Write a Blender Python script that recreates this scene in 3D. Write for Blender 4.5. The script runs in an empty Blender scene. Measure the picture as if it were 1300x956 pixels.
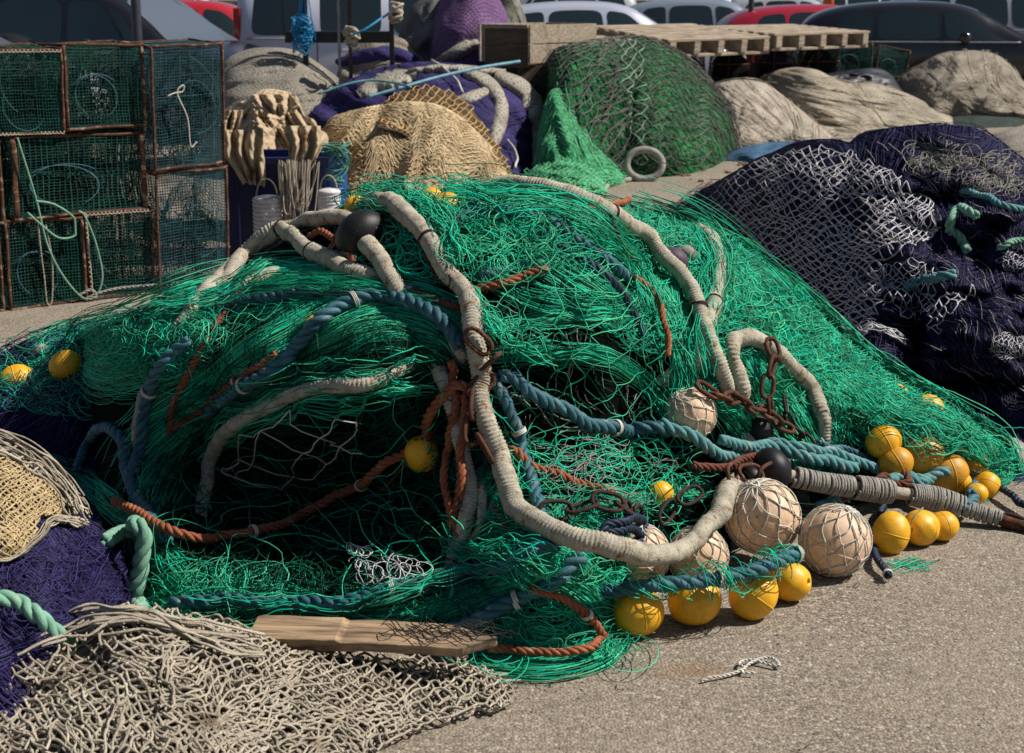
import bpy, math, random
import numpy as np
rng = np.random.default_rng(7); random.seed(7)
R = math.radians
scn = bpy.context.scene; COL = scn.collection
# ---------------------------------------------------------------- camera model (metres, looking along +Y)
F = 2000.0; CX = 650.0; CY = 433.5; CH = 1.70; PT = math.atan(448.5/F)
fw = np.array([0, math.cos(PT), -math.sin(PT)]); up = np.array([0, math.sin(PT), math.cos(PT)])
def ray(px, py):
    px = np.asarray(px, float); py = np.asarray(py, float)
    a = (px-CX)/F; b = -(py-CY)/F
    return np.stack([a, fw[1]+b*up[1], fw[2]+b*up[2]], -1)
def P(px, py, Y):
    r = ray(px, py); Y = np.asarray(Y, float)
    k = Y/r[..., 1]
    return r*k[..., None] + np.array([0, 0, CH])
def gY(px, py):
    r = ray(px, py); return CH/np.maximum(-r[..., 2], 1e-3)*r[..., 1]
def Gp(px, py, z=0.0):
    r = ray(px, py); k = (CH-z)/np.maximum(-r[..., 2], 1e-3)
    return r*k[..., None] + np.array([0, 0, CH])
# ---------------------------------------------------------------- noise
def _h(ix, iy, s):
    n = (ix.astype(np.int64)*374761393 + iy.astype(np.int64)*668265263 + s*1274126177) & 0xffffffff
    n = ((n ^ (n >> 13))*1274126177) & 0xffffffff
    n = (n ^ (n >> 16)) & 0xffffffff
    return n/4294967295.0
def vn(x, y, s=0):
    x = np.asarray(x, float); y = np.asarray(y, float)
    ix = np.floor(x); iy = np.floor(y); fx = x-ix; fy = y-iy
    fx = fx*fx*(3-2*fx); fy = fy*fy*(3-2*fy)
    a = _h(ix, iy, s); b = _h(ix+1, iy, s); c = _h(ix, iy+1, s); d = _h(ix+1, iy+1, s)
    return ((a*(1-fx)+b*fx)*(1-fy) + (c*(1-fx)+d*fx)*fy)*2-1
def fbm(x, y, s=0, o=3):
    t = 0; a = 1; n = 0
    for k in range(o):
        t = t+a*vn(x*2**k, y*2**k, s+k*17); n += a; a *= .5
    return t/n
# ---------------------------------------------------------------- objects
def mesh_np(name, V, Q, mat, parent=None, smooth=True, origin=None, T=None, mats=None, midx=None, uv=None):
    V = np.asarray(V, np.float32).reshape(-1, 3)
    if parent is not None: origin = np.array(parent['_o'])
    if origin is None:
        origin = np.array([(V[:,0].min()+V[:,0].max())/2, (V[:,1].min()+V[:,1].max())/2, V[:,2].min()])
    origin = np.asarray(origin, float)
    me = bpy.data.meshes.new(name)
    Q = np.asarray(Q, np.int32).reshape(-1, 4) if Q is not None and len(Q) else np.zeros((0, 4), np.int32)
    T = np.asarray(T, np.int32).reshape(-1, 3) if T is not None and len(T) else np.zeros((0, 3), np.int32)
    me.vertices.add(len(V)); me.vertices.foreach_set('co', (V-origin).astype(np.float32).ravel())
    nl = Q.size+T.size; me.loops.add(nl)
    me.loops.foreach_set('vertex_index', np.concatenate([Q.ravel(), T.ravel()]))
    npoly = len(Q)+len(T); me.polygons.add(npoly)
    st = np.concatenate([np.arange(len(Q))*4, Q.size+np.arange(len(T))*3]).astype(np.int32)
    me.polygons.foreach_set('loop_start', st)
    me.polygons.foreach_set('use_smooth', np.full(npoly, smooth))
    for m in (mats or [mat]): me.materials.append(m)
    if midx is not None: me.polygons.foreach_set('material_index', np.asarray(midx, np.int32))
    if uv is not None:
        l = me.uv_layers.new(name='UVMap'); uv = np.asarray(uv, np.float32)
        l.data.foreach_set('uv', uv[np.concatenate([Q.ravel(), T.ravel()])].ravel())
    me.update(calc_edges=True); me.validate()
    o = bpy.data.objects.new(name, me); COL.objects.link(o)
    if parent is None: o.location = origin
    else: o.parent = parent
    o['_o'] = [float(v) for v in origin]
    return o
def tag(o, label=None, cat=None, group=None, kind=None):
    if label: o['label'] = label
    if cat: o['category'] = cat
    if group: o['group'] = group
    if kind: o['kind'] = kind
    return o
def empty(name, loc, label, cat, group=None):
    o = bpy.data.objects.new(name, None); COL.objects.link(o); o.location = loc
    o.empty_display_size = .1
    o['_o'] = [float(v) for v in loc]
    return tag(o, label, cat, group)
def copy_tree(o, parent=None):
    c = o.copy(); COL.objects.link(c); c.parent = parent
    for ch in [x for x in bpy.data.objects if x.parent == o]: copy_tree(ch, c)
    return c
# ---------------------------------------------------------------- materials
def nodes(name):
    m = bpy.data.materials.new(name); m.use_nodes = True
    nt = m.node_tree; b = nt.nodes['Principled BSDF']
    return m, nt, b
def L(nt, a, b): nt.links.new(a, b)
def mathn(nt, op, a, b=None, c=None):
    n = nt.nodes.new('ShaderNodeMath'); n.operation = op
    for i, v in enumerate((a, b, c)):
        if v is None: continue
        if isinstance(v, (int, float)): n.inputs[i].default_value = v
        else: L(nt, v, n.inputs[i])
    return n.outputs[0]
def mixc(nt, f, a, b, mode='MIX'):
    n = nt.nodes.new('ShaderNodeMix'); n.data_type = 'RGBA'; n.blend_type = mode
    for s, v in (('Factor', f), ('A', a), ('B', b)):
        ins = [i for i in n.inputs if i.name == s and (i.type == ('VALUE' if s == 'Factor' else 'RGBA'))][0]
        if isinstance(v, (int, float)): ins.default_value = v
        elif isinstance(v, tuple): ins.default_value = (*v[:3], 1)
        else: L(nt, v, ins)
    return [o for o in n.outputs if o.type == 'RGBA'][0]
def noise(nt, vec, scale, detail=3, rough=.55, dist=0):
    n = nt.nodes.new('ShaderNodeTexNoise'); n.inputs['Scale'].default_value = scale
    n.inputs['Detail'].default_value = detail; n.inputs['Roughness'].default_value = rough
    n.inputs['Distortion'].default_value = dist
    if vec is not None: L(nt, vec, n.inputs['Vector'])
    return n.outputs['Fac']
def ramp(nt, f, stops):
    n = nt.nodes.new('ShaderNodeValToRGB'); L(nt, f, n.inputs[0])
    el = n.color_ramp.elements
    while len(el) > 2: el.remove(el[-1])
    for i, (p, c) in enumerate(stops):
        e = el[i] if i < 2 else el.new(p)
        e.position = p; e.color = (*c, 1) if len(c) == 3 else c
    return n.outputs[0]
def bump(nt, b, h, strength=.4, dist=.01):
    n = nt.nodes.new('ShaderNodeBump'); n.inputs['Strength'].default_value = strength
    n.inputs['Distance'].default_value = dist; L(nt, h, n.inputs['Height']); L(nt, n.outputs[0], b.inputs['Normal'])
def coords(nt, which='Object'):
    return nt.nodes.new('ShaderNodeTexCoord').outputs[which]
def M(name, c1, c2=None, rough=.6, scale=20, isl=.0, spec=.4, bs=0, bscale=60, dirt=None, dscale=6, damt=.5, metal=0):
    """base colour varied by noise and, for thread-like meshes, per strand"""
    m, nt, b = nodes(name); tc = coords(nt)
    c2 = c2 or tuple(v*.6 for v in c1)
    f = noise(nt, tc, scale)
    f = ramp(nt, f, [(.3, (0, 0, 0)), (.7, (1, 1, 1))])
    col = mixc(nt, f, c2, c1)
    if isl:
        g = nt.nodes.new('ShaderNodeNewGeometry').outputs['Random Per Island']
        hs = nt.nodes.new('ShaderNodeHueSaturation')
        L(nt, mathn(nt, 'MULTIPLY_ADD', g, 2*isl, 1-isl), hs.inputs['Value'])
        g2 = mathn(nt, 'FRACT', mathn(nt, 'MULTIPLY', g, 7.31))
        L(nt, mathn(nt, 'MULTIPLY_ADD', g2, .06*isl, .5-.03*isl), hs.inputs['Hue'])
        L(nt, mathn(nt, 'MULTIPLY_ADD', g2, .4*isl, 1-.3*isl), hs.inputs['Saturation'])
        L(nt, col, hs.inputs['Color']); col = hs.outputs[0]
    if dirt:
        d = ramp(nt, noise(nt, tc, dscale, 5, .65), [(.62-.2*damt, (0, 0, 0)), (.72-.1*damt, (1, 1, 1))])
        col = mixc(nt, d, col, dirt)
    L(nt, col, b.inputs['Base Color'])
    b.inputs['Roughness'].default_value = rough; b.inputs['Metallic'].default_value = metal
    b.inputs['Specular IOR Level'].default_value = spec
    if bs: bump(nt, b, noise(nt, tc, bscale, 4, .6), bs, .006)
    return m
def Mnet(name, thread, gap, cell=.02, width=.3, warp=.5, rough=.8, bs=.6, hi=None, squash=1.0):
    """fine diamond netting woven into the cloth of a heap, laid on its UV (metres)"""
    m, nt, b = nodes(name); uv = coords(nt, 'UV')
    nz = nt.nodes.new('ShaderNodeTexNoise'); nz.inputs['Scale'].default_value = 5; L(nt, uv, nz.inputs['Vector'])
    sub = nt.nodes.new('ShaderNodeVectorMath'); sub.operation = 'SUBTRACT'; L(nt, nz.outputs['Color'], sub.inputs[0]); sub.inputs[1].default_value = (.5,)*3
    sc = nt.nodes.new('ShaderNodeVectorMath'); sc.operation = 'SCALE'; L(nt, sub.outputs[0], sc.inputs[0]); sc.inputs['Scale'].default_value = warp*.25
    ad = nt.nodes.new('ShaderNodeVectorMath'); ad.operation = 'ADD'; L(nt, uv, ad.inputs[0]); L(nt, sc.outputs[0], ad.inputs[1])
    sp = nt.nodes.new('ShaderNodeSeparateXYZ'); L(nt, ad.outputs[0], sp.inputs[0])
    u = mathn(nt, 'MULTIPLY', sp.outputs[0], 1/cell); v = mathn(nt, 'MULTIPLY', sp.outputs[1], squash/cell)
    hs = []
    for op in ('ADD', 'SUBTRACT'):
        w = mathn(nt, 'PINGPONG', mathn(nt, op, u, v), .5)   # 0..0.5 distance to line
        hs.append(w)
    mn = mathn(nt, 'MINIMUM', hs[0], hs[1])
    line = nt.nodes.new('ShaderNodeMapRange'); L(nt, mn, line.inputs[0])
    line.inputs[1].default_value = width*.5; line.inputs[2].default_value = width*.5+.12
    line.inputs[3].default_value = 1; line.inputs[4].default_value = 0
    big = noise(nt, uv, 3.5, 4)
    t2 = mixc(nt, ramp(nt, big, [(.35, (0, 0, 0)), (.65, (1, 1, 1))]), tuple(x*.62 for x in thread), hi or thread)
    col = mixc(nt, line.outputs[0], gap, t2)
    fine = noise(nt, uv, 160, 2)
    col = mixc(nt, mathn(nt, 'MULTIPLY', fine, .5), col, tuple(x*.5 for x in thread))
    L(nt, col, b.inputs['Base Color']); b.inputs['Roughness'].default_value = rough
    b.inputs['Specular IOR Level'].default_value = .15
    bump(nt, b, mathn(nt, 'ADD', line.outputs[0], mathn(nt, 'MULTIPLY', noise(nt, uv, 40, 3), 1.5)), bs, .012)
    return m
MT = {}
MT['green'] = M('green_twine', (.006, .45, .25), (.004, .28, .15), .7, 9, isl=.6, spec=.15)
MT['green_dim'] = M('shade_green_twine', (.004, .085, .048), (.002, .035, .022), .75, 9, isl=.6, spec=.1)  # the green twine again, darkened in colour for the shaded zones
MT['green_core'] = M('shade_black_netting', (.0015, .005, .004), (.0008, .0012, .0012), .95, 14, spec=.05, bs=.9, bscale=50)  # near black in colour, standing in for the shade inside the pile
MT['teal'] = M('teal_rope_fibre', (.05, .155, .185), (.02, .07, .10), .6, 14, spec=.3, bs=.35, bscale=160, dirt=(.22, .26, .24), dscale=25, damt=.15)
MT['teal_pale'] = M('faded_teal_fibre', (.12, .30, .30), (.06, .17, .18), .7, 18, spec=.2, bs=.4, bscale=160, dirt=(.32, .34, .30), dscale=22, damt=.3)
MT['blue_dark'] = M('dark_blue_fibre', (.012, .03, .06), (.006, .012, .03), .6, 14, spec=.3)
MT['orange'] = M('orange_rope_fibre', (.34, .11, .05), (.19, .055, .028), .7, 16, spec=.2, bs=.4, bscale=180, dirt=(.36, .22, .14), dscale=30, damt=.2)
MT['brown'] = M('brown_rope_fibre', (.17, .06, .035), (.09, .03, .02), .75, 16, spec=.2, bs=.4, bscale=180)
MT['hose'] = M('wrapped_white_rope', (.54, .50, .40), (.33, .30, .24), .85, 24, spec=.12, bs=.9, bscale=260, dirt=(.24, .13, .05), dscale=34, damt=.42)
MT['greyrope'] = M('grey_rope_winding', (.36, .34, .30), (.22, .21, .19), .85, 30, spec=.15, bs=.5, bscale=200)
MT['mint'] = M('pale_green_rope_fibre', (.22, .42, .30), (.13, .29, .21), .7, 18, spec=.2, bs=.4, bscale=170, dirt=(.38, .38, .28), dscale=20, damt=.25)
MT['white'] = M('white_twine', (.62, .6, .53), (.42, .4, .35), .8, 20, isl=.2, spec=.2)
MT['rust'] = M('rusty_iron', (.11, .04, .022), (.045, .02, .013), .85, 35, spec=.3, bs=.6, bscale=120, dirt=(.24, .09, .035), dscale=30, damt=.3)
MT['rust_dark'] = M('dark_rusty_iron', (.055, .026, .02), (.02, .012, .01), .8, 35, spec=.3, bs=.6, bscale=120)
MT['rubber'] = M('black_rubber', (.009, .008, .010), (.014, .013, .014), .45, 9, spec=.3, bs=.15, bscale=60, dirt=(.07, .06, .055), dscale=16, damt=.12)
MT['rubber_purple'] = M('faded_purple_rubber', (.09, .06, .085), (.05, .03, .05), .6, 12, spec=.3)
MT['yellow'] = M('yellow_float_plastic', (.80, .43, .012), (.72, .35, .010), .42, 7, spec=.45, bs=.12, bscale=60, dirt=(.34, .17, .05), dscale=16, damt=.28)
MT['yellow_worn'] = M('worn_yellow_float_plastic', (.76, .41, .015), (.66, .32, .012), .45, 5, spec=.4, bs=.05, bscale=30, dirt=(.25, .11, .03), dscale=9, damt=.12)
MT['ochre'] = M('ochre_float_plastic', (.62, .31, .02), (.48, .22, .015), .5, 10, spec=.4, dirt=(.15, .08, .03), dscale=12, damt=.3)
MT['buoy'] = M('cream_buoy_plastic', (.72, .52, .35), (.58, .39, .25), .5, 6, spec=.4, bs=.12, bscale=30, dirt=(.30, .17, .08), dscale=8, damt=.25)
MT['cord'] = M('beige_cord', (.56, .49, .38), (.36, .31, .24), .9, 14, isl=.25, spec=.08, bs=.9, bscale=320, dirt=(.17, .13, .09), dscale=7, damt=.3)
MT['cord_tan'] = M('tan_knit_twine', (.48, .37, .20), (.34, .25, .13), .85, 30, isl=.2, spec=.1)
MT['purple'] = M('violet_navy_twine', (.042, .031, .135), (.02, .015, .075), .6, 8, isl=.45, spec=.25)
MT['navy'] = M('navy_twine', (.030, .026, .10), (.014, .012, .05), .6, 8, isl=.5, spec=.25)
MT['navy_core'] = M('dark_navy_netting', (.012, .010, .045), (.004, .004, .016), .95, 20, spec=.05, bs=.9, bscale=45)
MT['greywhite'] = M('grey_white_twine', (.62, .60, .60), (.42, .40, .43), .8, 25, isl=.3, spec=.15)
MT['wood'] = None
def Mwood(name, c1, c2, dirt=(.12, .09, .06)):
    m, nt, b = nodes(name); tc = coords(nt)
    mp = nt.nodes.new('ShaderNodeMapping'); mp.inputs['Scale'].default_value = (1.2, 14, 14); L(nt, tc, mp.inputs[0])
    f = noise(nt, mp.outputs[0], 3.2, 5, .65, .6)
    col = ramp(nt, f, [(.32, c2), (.66, c1)])
    d = ramp(nt, noise(nt, tc, 5, 4), [(.52, (0, 0, 0)), (.7, (1, 1, 1))])
    col = mixc(nt, mathn(nt, 'MULTIPLY', d, .6), col, dirt)
    L(nt, col, b.inputs['Base Color']); b.inputs['Roughness'].default_value = .85; b.inputs['Specular IOR Level'].default_value = .15
    bump(nt, b, f, .5, .004); return m
MT['wood'] = Mwood('weathered_plank_wood', (.44, .31, .19), (.07, .045, .03), (.08, .07, .065))
MT['wood_pale'] = Mwood('pale_pallet_wood', (.47, .39, .30), (.20, .155, .115))
MT['wood_dark'] = Mwood('dark_old_and_shaded_wood', (.10, .075, .055), (.04, .03, .022))  # old wood, also the shade painted on the crate's left side
# ---------------------------------------------------------------- tubes
def unit(v): return v/np.maximum(np.linalg.norm(v, axis=-1, keepdims=True), 1e-9)
def tube_arrays(paths, r, sides=3):
    """paths (M,N,3); r scalar, (M,), or (M,N)"""
    paths = np.asarray(paths, float)
    if paths.ndim == 2: paths = paths[None]
    m, n, _ = paths.shape
    t = unit(np.gradient(paths, axis=1))
    ref = np.where(np.abs(t[..., 2:3]) > .92, np.array([1., 0, 0]), np.array([0, 0, 1.]))
    a = unit(np.cross(t, ref)); b = np.cross(t, a)
    r = np.asarray(r, float)
    if r.ndim == 0: r = np.full((m, n), float(r))
    elif r.ndim == 1: r = np.repeat(r[:, None], n, 1)
    ang = np.arange(sides)*2*math.pi/sides
    V = paths[:, :, None, :] + r[:, :, None, None]*(np.cos(ang)[None, None, :, None]*a[:, :, None, :]+np.sin(ang)[None, None, :, None]*b[:, :, None, :])
    i = np.arange(m)[:, None, None]*n*sides; j = np.arange(n-1)[None, :, None]*sides; k = np.arange(sides)[None, None, :]
    k2 = (k+1) % sides
    Q = np.stack([i+j+k, i+j+k2, i+j+sides+k2, i+j+sides+k], -1).reshape(-1, 4)
    return V.reshape(-1, 3), Q
class Acc:
    def __init__(s): s.V = []; s.Q = []; s.n = 0; s.T = []
    def add(s, V, Q, T=None):
        V = np.asarray(V, float).reshape(-1, 3)
        if Q is not None and len(Q): s.Q.append(np.asarray(Q).reshape(-1, 4)+s.n)
        if T is not None and len(T): s.T.append(np.asarray(T).reshape(-1, 3)+s.n)
        s.V.append(V); s.n += len(V)
    def tubes(s, paths, r, sides=3): s.add(*tube_arrays(paths, r, sides))
    def box(s, c, d, rot=0, tilt=None):
        d = np.array(d)/2; v = np.array([[x, y, z] for x in (-1, 1) for y in (-1, 1) for z in (-1, 1)])*d
        if tilt is not None: v = v@np.asarray(tilt).T
        cr, sr = math.cos(rot), math.sin(rot)
        v = v@np.array([[cr, sr, 0], [-sr, cr, 0], [0, 0, 1]])+np.array(c)
        q = [[0, 1, 3, 2], [4, 6, 7, 5], [0, 4, 5, 1], [2, 3, 7, 6], [0, 2, 6, 4], [1, 5, 7, 3]]
        s.add(v, q)
    def build(s, name, mat, parent=None, **k):
        return mesh_np(name, np.concatenate(s.V), np.concatenate(s.Q) if s.Q else None, mat, parent, T=(np.concatenate(s.T) if s.T else None), **k)
def bevel(o, w=.004, seg=2):
    m = o.modifiers.new('edge', 'BEVEL'); m.width = w; m.segments = seg; m.limit_method = 'ANGLE'; m.angle_limit = R(40)
    return o
def lathe(profile, seg=32, cap=False):
    p = np.asarray(profile, float); n = len(p); a = np.arange(seg)*2*math.pi/seg
    V = np.stack([p[:, None, 0]*np.cos(a), p[:, None, 0]*np.sin(a), np.repeat(p[:, 1:2], seg, 1)], -1).reshape(-1, 3)
    i = np.arange(n-1)[:, None]*seg; k = np.arange(seg)[None]; k2 = (k+1) % seg
    Q = np.stack([i+k, i+k2, i+seg+k2, i+seg+k], -1).reshape(-1, 4)
    return V, Q
def catmull(pts, n):
    p = np.asarray(pts, float)
    if len(p) == 2: return p[0]+(p[1]-p[0])*np.linspace(0, 1, n)[:, None]
    q = np.vstack([2*p[0]-p[1], p, 2*p[-1]-p[-2]])
    seg = np.linalg.norm(np.diff(p, axis=0)[:, :2], axis=1)**.5; cum = np.concatenate([[0], np.cumsum(seg**2)])
    s = np.linspace(0, cum[-1], n); i = np.clip(np.searchsorted(cum, s, side='right')-1, 0, len(p)-2)
    t = ((s-cum[i])/np.maximum(cum[i+1]-cum[i], 1e-9))[:, None]
    a, b, c, d = q[i], q[i+1], q[i+2], q[i+3]
    return .5*((2*b)+(-a+c)*t+(2*a-5*b+4*c-d)*t*t+(-a+3*b-3*c+d)*t**3)
def resample(path, step):
    d = np.concatenate([[0], np.cumsum(np.linalg.norm(np.diff(path, axis=0), axis=1))])
    n = max(4, int(d[-1]/step)); s = np.linspace(0, d[-1], n)
    return np.stack([np.interp(s, d, path[:, k]) for k in range(3)], -1)
def gsm(path, k):
    """smooth a path, ends kept"""
    if k <= 0: return path
    w = np.exp(-np.linspace(-2, 2, 2*k+1)**2); w /= w.sum()
    pad = np.concatenate([2*path[0]-path[k:0:-1], path, 2*path[-1]-path[-2:-k-2:-1]])
    return np.stack([np.convolve(pad[:, c], w, 'valid') for c in range(3)], -1)
def frames(path):
    t = unit(np.gradient(path, axis=0)); n = np.zeros_like(t)
    r = np.array([0, 0, 1.]) if abs(t[0, 2]) < .9 else np.array([1., 0, 0])
    a = unit(np.cross(t[0], r)); n[0] = a
    for i in range(1, len(t)):
        a = a-t[i]*a.dot(t[i]); a = a/max(np.linalg.norm(a), 1e-9); n[i] = a
    return t, n, np.cross(t, n)
def sweep(path, rad, sides, fr=None):
    t, n, b = fr or frames(path); N = len(path); rad = np.broadcast_to(np.asarray(rad, float), (N,)) if np.ndim(rad) < 2 else rad
    a = np.arange(sides)*2*math.pi/sides
    rr = rad[:, None] if rad.ndim == 1 else rad
    V = path[:, None]+rr[..., None]*(np.cos(a)[None, :, None]*n[:, None]+np.sin(a)[None, :, None]*b[:, None])
    i = np.arange(N-1)[:, None]*sides; k = np.arange(sides)[None]; k2 = (k+1) % sides
    Q = np.stack([i+k, i+k2, i+sides+k2, i+sides+k], -1).reshape(-1, 4)
    c0 = len(V.reshape(-1, 3)); V = np.vstack([V.reshape(-1, 3), path[0]-t[0]*rr[0].mean()*.3, path[-1]+t[-1]*rr[-1].mean()*.3])
    T = [[c0, (j+1) % sides, j] for j in range(sides)]+[[c0+1, (N-1)*sides+j, (N-1)*sides+(j+1) % sides] for j in range(sides)]
    return V, Q, T
# ---------------------------------------------------------------- heaps
class Heap:
    """a mound: front foot line, ridge line, depth; every surface point is a real 3D point"""
    def __init__(s, top, base, d=1.0, back=None, k=2.0, lin=.12, relief=None, rough=(.03, 60, 1), step=4, nf=90, nb=24, Yadd=0, zmin=0.0):
        top = np.array(top, float); base = np.array(base, float)
        s.pl = top[0, 0]; s.pr = top[-1, 0]; s.nx = int((s.pr-s.pl)/step)+1; s.px = np.linspace(s.pl, s.pr, s.nx)
        tp = catmull(top, 600); bp = catmull(base, 600)
        s.top = np.interp(s.px, tp[:, 0], tp[:, 1]); s.base = np.interp(s.px, bp[:, 0], bp[:, 1])
        s.base = np.maximum(s.base, s.top+3)
        h = s.base-s.top; s.d = d*np.sqrt(np.clip(h/h.max(), .02, 1)) if np.ndim(d) == 0 else np.interp(s.px, np.array(d)[:, 0], np.array(d)[:, 1])
        s.nf = nf; s.nb = nb
        tau = np.linspace(0, 1, nf); t = 1-(1-tau)**2
        PX = np.repeat(s.px[:, None], nf, 1); PY = s.base[:, None]-t[None]*h[:, None]
        g = lin*t+(1-lin)*(1-np.maximum(1-t**k, 0)**(1/k))
        Yf = gY(s.px, s.base)+Yadd; s.Yf = Yf
        Y = Yf[:, None]+s.d[:, None]*g[None]
        fade = np.minimum(1, t*6)*np.minimum(1, h/30)[:, None]
        amp, sc, seed = rough
        dd = amp*(fbm(PX/sc, PY/sc, seed, 3)*1.3)*fade
        if relief: dd = dd+relief(PX, PY)*fade
        Y = Y-dd
        Y = np.minimum(Y, gY(PX, PY)-.002)
        s.pts = P(PX, PY, Y)
        s.ridge = s.pts[:, -1]; s.ridgeY = Y[:, -1]
        bk = (back if back is not None else d if np.ndim(d) == 0 else s.d.max())
        bd = bk*np.sqrt(np.clip(h/h.max(), .02, 1))
        th = np.linspace(0, 1, nb+1)[1:]*math.pi/2
        zr = s.ridge[:, 2]-zmin
        B = np.stack([s.ridge[:, None, 0]*np.ones(nb), s.ridge[:, None, 1]+bd[:, None]*np.sin(th), zmin+zr[:, None]*np.cos(th)], -1)
        B[..., 2] += (vn(B[..., 0]*4, B[..., 1]*4, seed)*amp)*np.sin(th)*np.cos(th)
        if zmin == 0: s.pts[:, 0, 2] = np.where(s.pts[:, 0, 2] < .02, -.03, s.pts[:, 0, 2])
        s.grid = np.concatenate([s.pts, B], 1)
        gx = np.gradient(s.grid, axis=0); gy = np.gradient(s.grid, axis=1)
        s.nrm = unit(np.cross(gx, gy)); s.arc = np.cumsum(np.concatenate([np.zeros((s.nx, 1)), np.linalg.norm(np.diff(s.grid, axis=1), axis=2)], 1), 1)
    def mesh(s, name, mat, parent, **kw):
        nx, ny, _ = s.grid.shape
        i = np.arange(nx-1)[:, None]*ny; j = np.arange(ny-1)[None]
        Q = np.stack([i+j, i+ny+j, i+ny+j+1, i+j+1], -1).reshape(-1, 4)
        u = np.repeat(((s.px-s.pl)/F*s.ridgeY.mean())[:, None], ny, 1); v = s.arc-s.arc[:, s.nf-1:s.nf]
        return mesh_np(name, s.grid, Q, mat, parent, uv=np.stack([u, v], -1).reshape(-1, 2), **kw)
    def _bil(s, A, fi, fj):
        fi = np.clip(fi, 0, A.shape[0]-1.001); fj = np.clip(fj, 0, A.shape[1]-1.001)
        i = fi.astype(int); j = fj.astype(int); a = (fi-i)[..., None]; b = (fj-j)[..., None]
        return (A[i, j]*(1-a)*(1-b)+A[i+1, j]*a*(1-b)+A[i, j+1]*(1-a)*b+A[i+1, j+1]*a*b)
    def S(s, px, py, lift=0.0):
        """point of the draped surface seen at (px,py); above the ridge it stands free over it, before the foot it lies on the ground"""
        px = np.asarray(px, float); py = np.asarray(py, float); lift = np.asarray(lift, float)*np.ones_like(px)
        pc = np.clip(px, s.pl, s.pr); top = np.interp(pc, s.px, s.top); base = np.interp(pc, s.px, s.base)
        t = np.clip((base-py)/(base-top), 0, 1); tau = 1-np.sqrt(1-t)
        fi = (pc-s.pl)/(s.pr-s.pl)*(s.nx-1); fj = tau*(s.nf-1)
        p = s._bil(s.pts, fi, fj); n = s._bil(s.nrm, fi, fj)
        Y = p[..., 1]; q = P(px, py, np.maximum(Y, .5))
        gnd = Gp(px, np.maximum(py, base), 0.0)
        out = ((py > base) | (px < s.pl) & (py > top) | (px > s.pr) & (py > top))[..., None]
        q = np.where(out, gnd, q); n = np.where(out, np.array([0, 0, 1.]), n)
        if getattr(s, 'alt', None) is not None:
            q2 = s.alt.S(px, py, 0.0); inr = (px > s.alt.pl) & (px < s.alt.pr) & (py > np.interp(px, s.alt.px, s.alt.top)) & (q2[..., 1] < q[..., 1]+1e-4) | (px < s.pl)
            q = np.where(inr[..., None], q2, q); n = np.where(inr[..., None], np.array([0, -.2, 1.]), n)
        v = unit(np.array([0, 0, CH])-q)
        q = q+unit(n+v*1.2)*lift[..., None]
        q[..., 2] = np.maximum(q[..., 2], lift*.6+.002)
        return q
    def A(s, px, v, lift=0.0):
        """point by column and arc length v (m) down from the ridge (negative: over the back)"""
        px = np.asarray(px, float); fi = np.clip((px-s.pl)/(s.pr-s.pl), 0, 1)*(s.nx-1.001)
        V = (np.asarray(v, float)*np.ones_like(px)).ravel(); i0 = np.floor(fi).astype(int).ravel(); fr = fi.ravel()-i0
        fjs = []
        for ii in (i0, i0+1):
            o = np.zeros(len(ii))
            for c in np.unique(ii):
                m = ii == c; a = s.arc[c]; o[m] = np.interp(a[s.nf-1]-V[m], a, np.arange(len(a)))
            fjs.append(np.clip(o, 0, s.grid.shape[1]-1.001))
        def at_(A_, ii, fj):
            k = fj.astype(int); b = (fj-k)[:, None]; return A_[ii, k]*(1-b)+A_[ii, k+1]*b
        w = fr[:, None]; p = at_(s.grid, i0, fjs[0])*(1-w)+at_(s.grid, i0+1, fjs[1])*w; n = at_(s.nrm, i0, fjs[0])*(1-w)+at_(s.nrm, i0+1, fjs[1])*w
        p = (p+unit(n)*(np.asarray(lift)*np.ones_like(px)).ravel()[:, None]).reshape(px.shape+(3,))
        return p, (fjs[0]*(1-fr)+fjs[1]*fr).reshape(px.shape)
# ---------------------------------------------------------------- twine
def bundle(acc, hp, guide, w, n, r=.0016, wave=3, lift=(.004, .022), npts=34, span=(.55, 1), curl=0, seed=0, tilt=.25):
    rg = np.random.default_rng(seed*1000+abs(int(guide[0][0]*13+guide[0][1])))
    g = catmull(guide, 200); tn = np.gradient(g[:, :2], axis=0); tn /= np.maximum(np.linalg.norm(tn, axis=1, keepdims=True), 1e-6)
    nr = np.stack([-tn[:, 1], tn[:, 0]], -1)
    ln = rg.uniform(span[0], span[1], n); st = rg.uniform(0, 1, n)*(1-ln)
    s = st[:, None]+ln[:, None]*np.linspace(0, 1, npts)[None]
    fi = s*199
    gx = np.interp(fi, np.arange(200), g[:, 0]); gy = np.interp(fi, np.arange(200), g[:, 1])
    nx = np.interp(fi, np.arange(200), nr[:, 0]); ny = np.interp(fi, np.arange(200), nr[:, 1])
    o = rg.normal(0, .5, n)[:, None]; sd = rg.uniform(0, 999, n)[:, None]
    W = np.interp(s, np.linspace(0, 1, len(w)), w) if np.ndim(w) else w
    off = W*(o+tilt*vn(s*3+o*.6, sd*.01, 5)+ .12*vn(s*5, sd, 6)) + wave*vn(s*9+sd, sd, 3)
    al = wave*.8*vn(s*8+sd, sd+50, 4)+curl*vn(s*14+sd, sd, 8); off = off+curl*vn(s*14+sd+30, sd, 9)
    px = gx+nx*off+ny*al; py = gy+ny*off-nx*al
    lf = rg.uniform(lift[0], lift[1], n)[:, None]+.006*vn(s*7+sd, sd, 11)+.35*lift[1]*np.abs(vn(s*2.3+sd, sd, 12))*.7
    acc.tubes(hp.S(px, py, lf), r*rg.uniform(.75, 1.25, n), 3)
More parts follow.
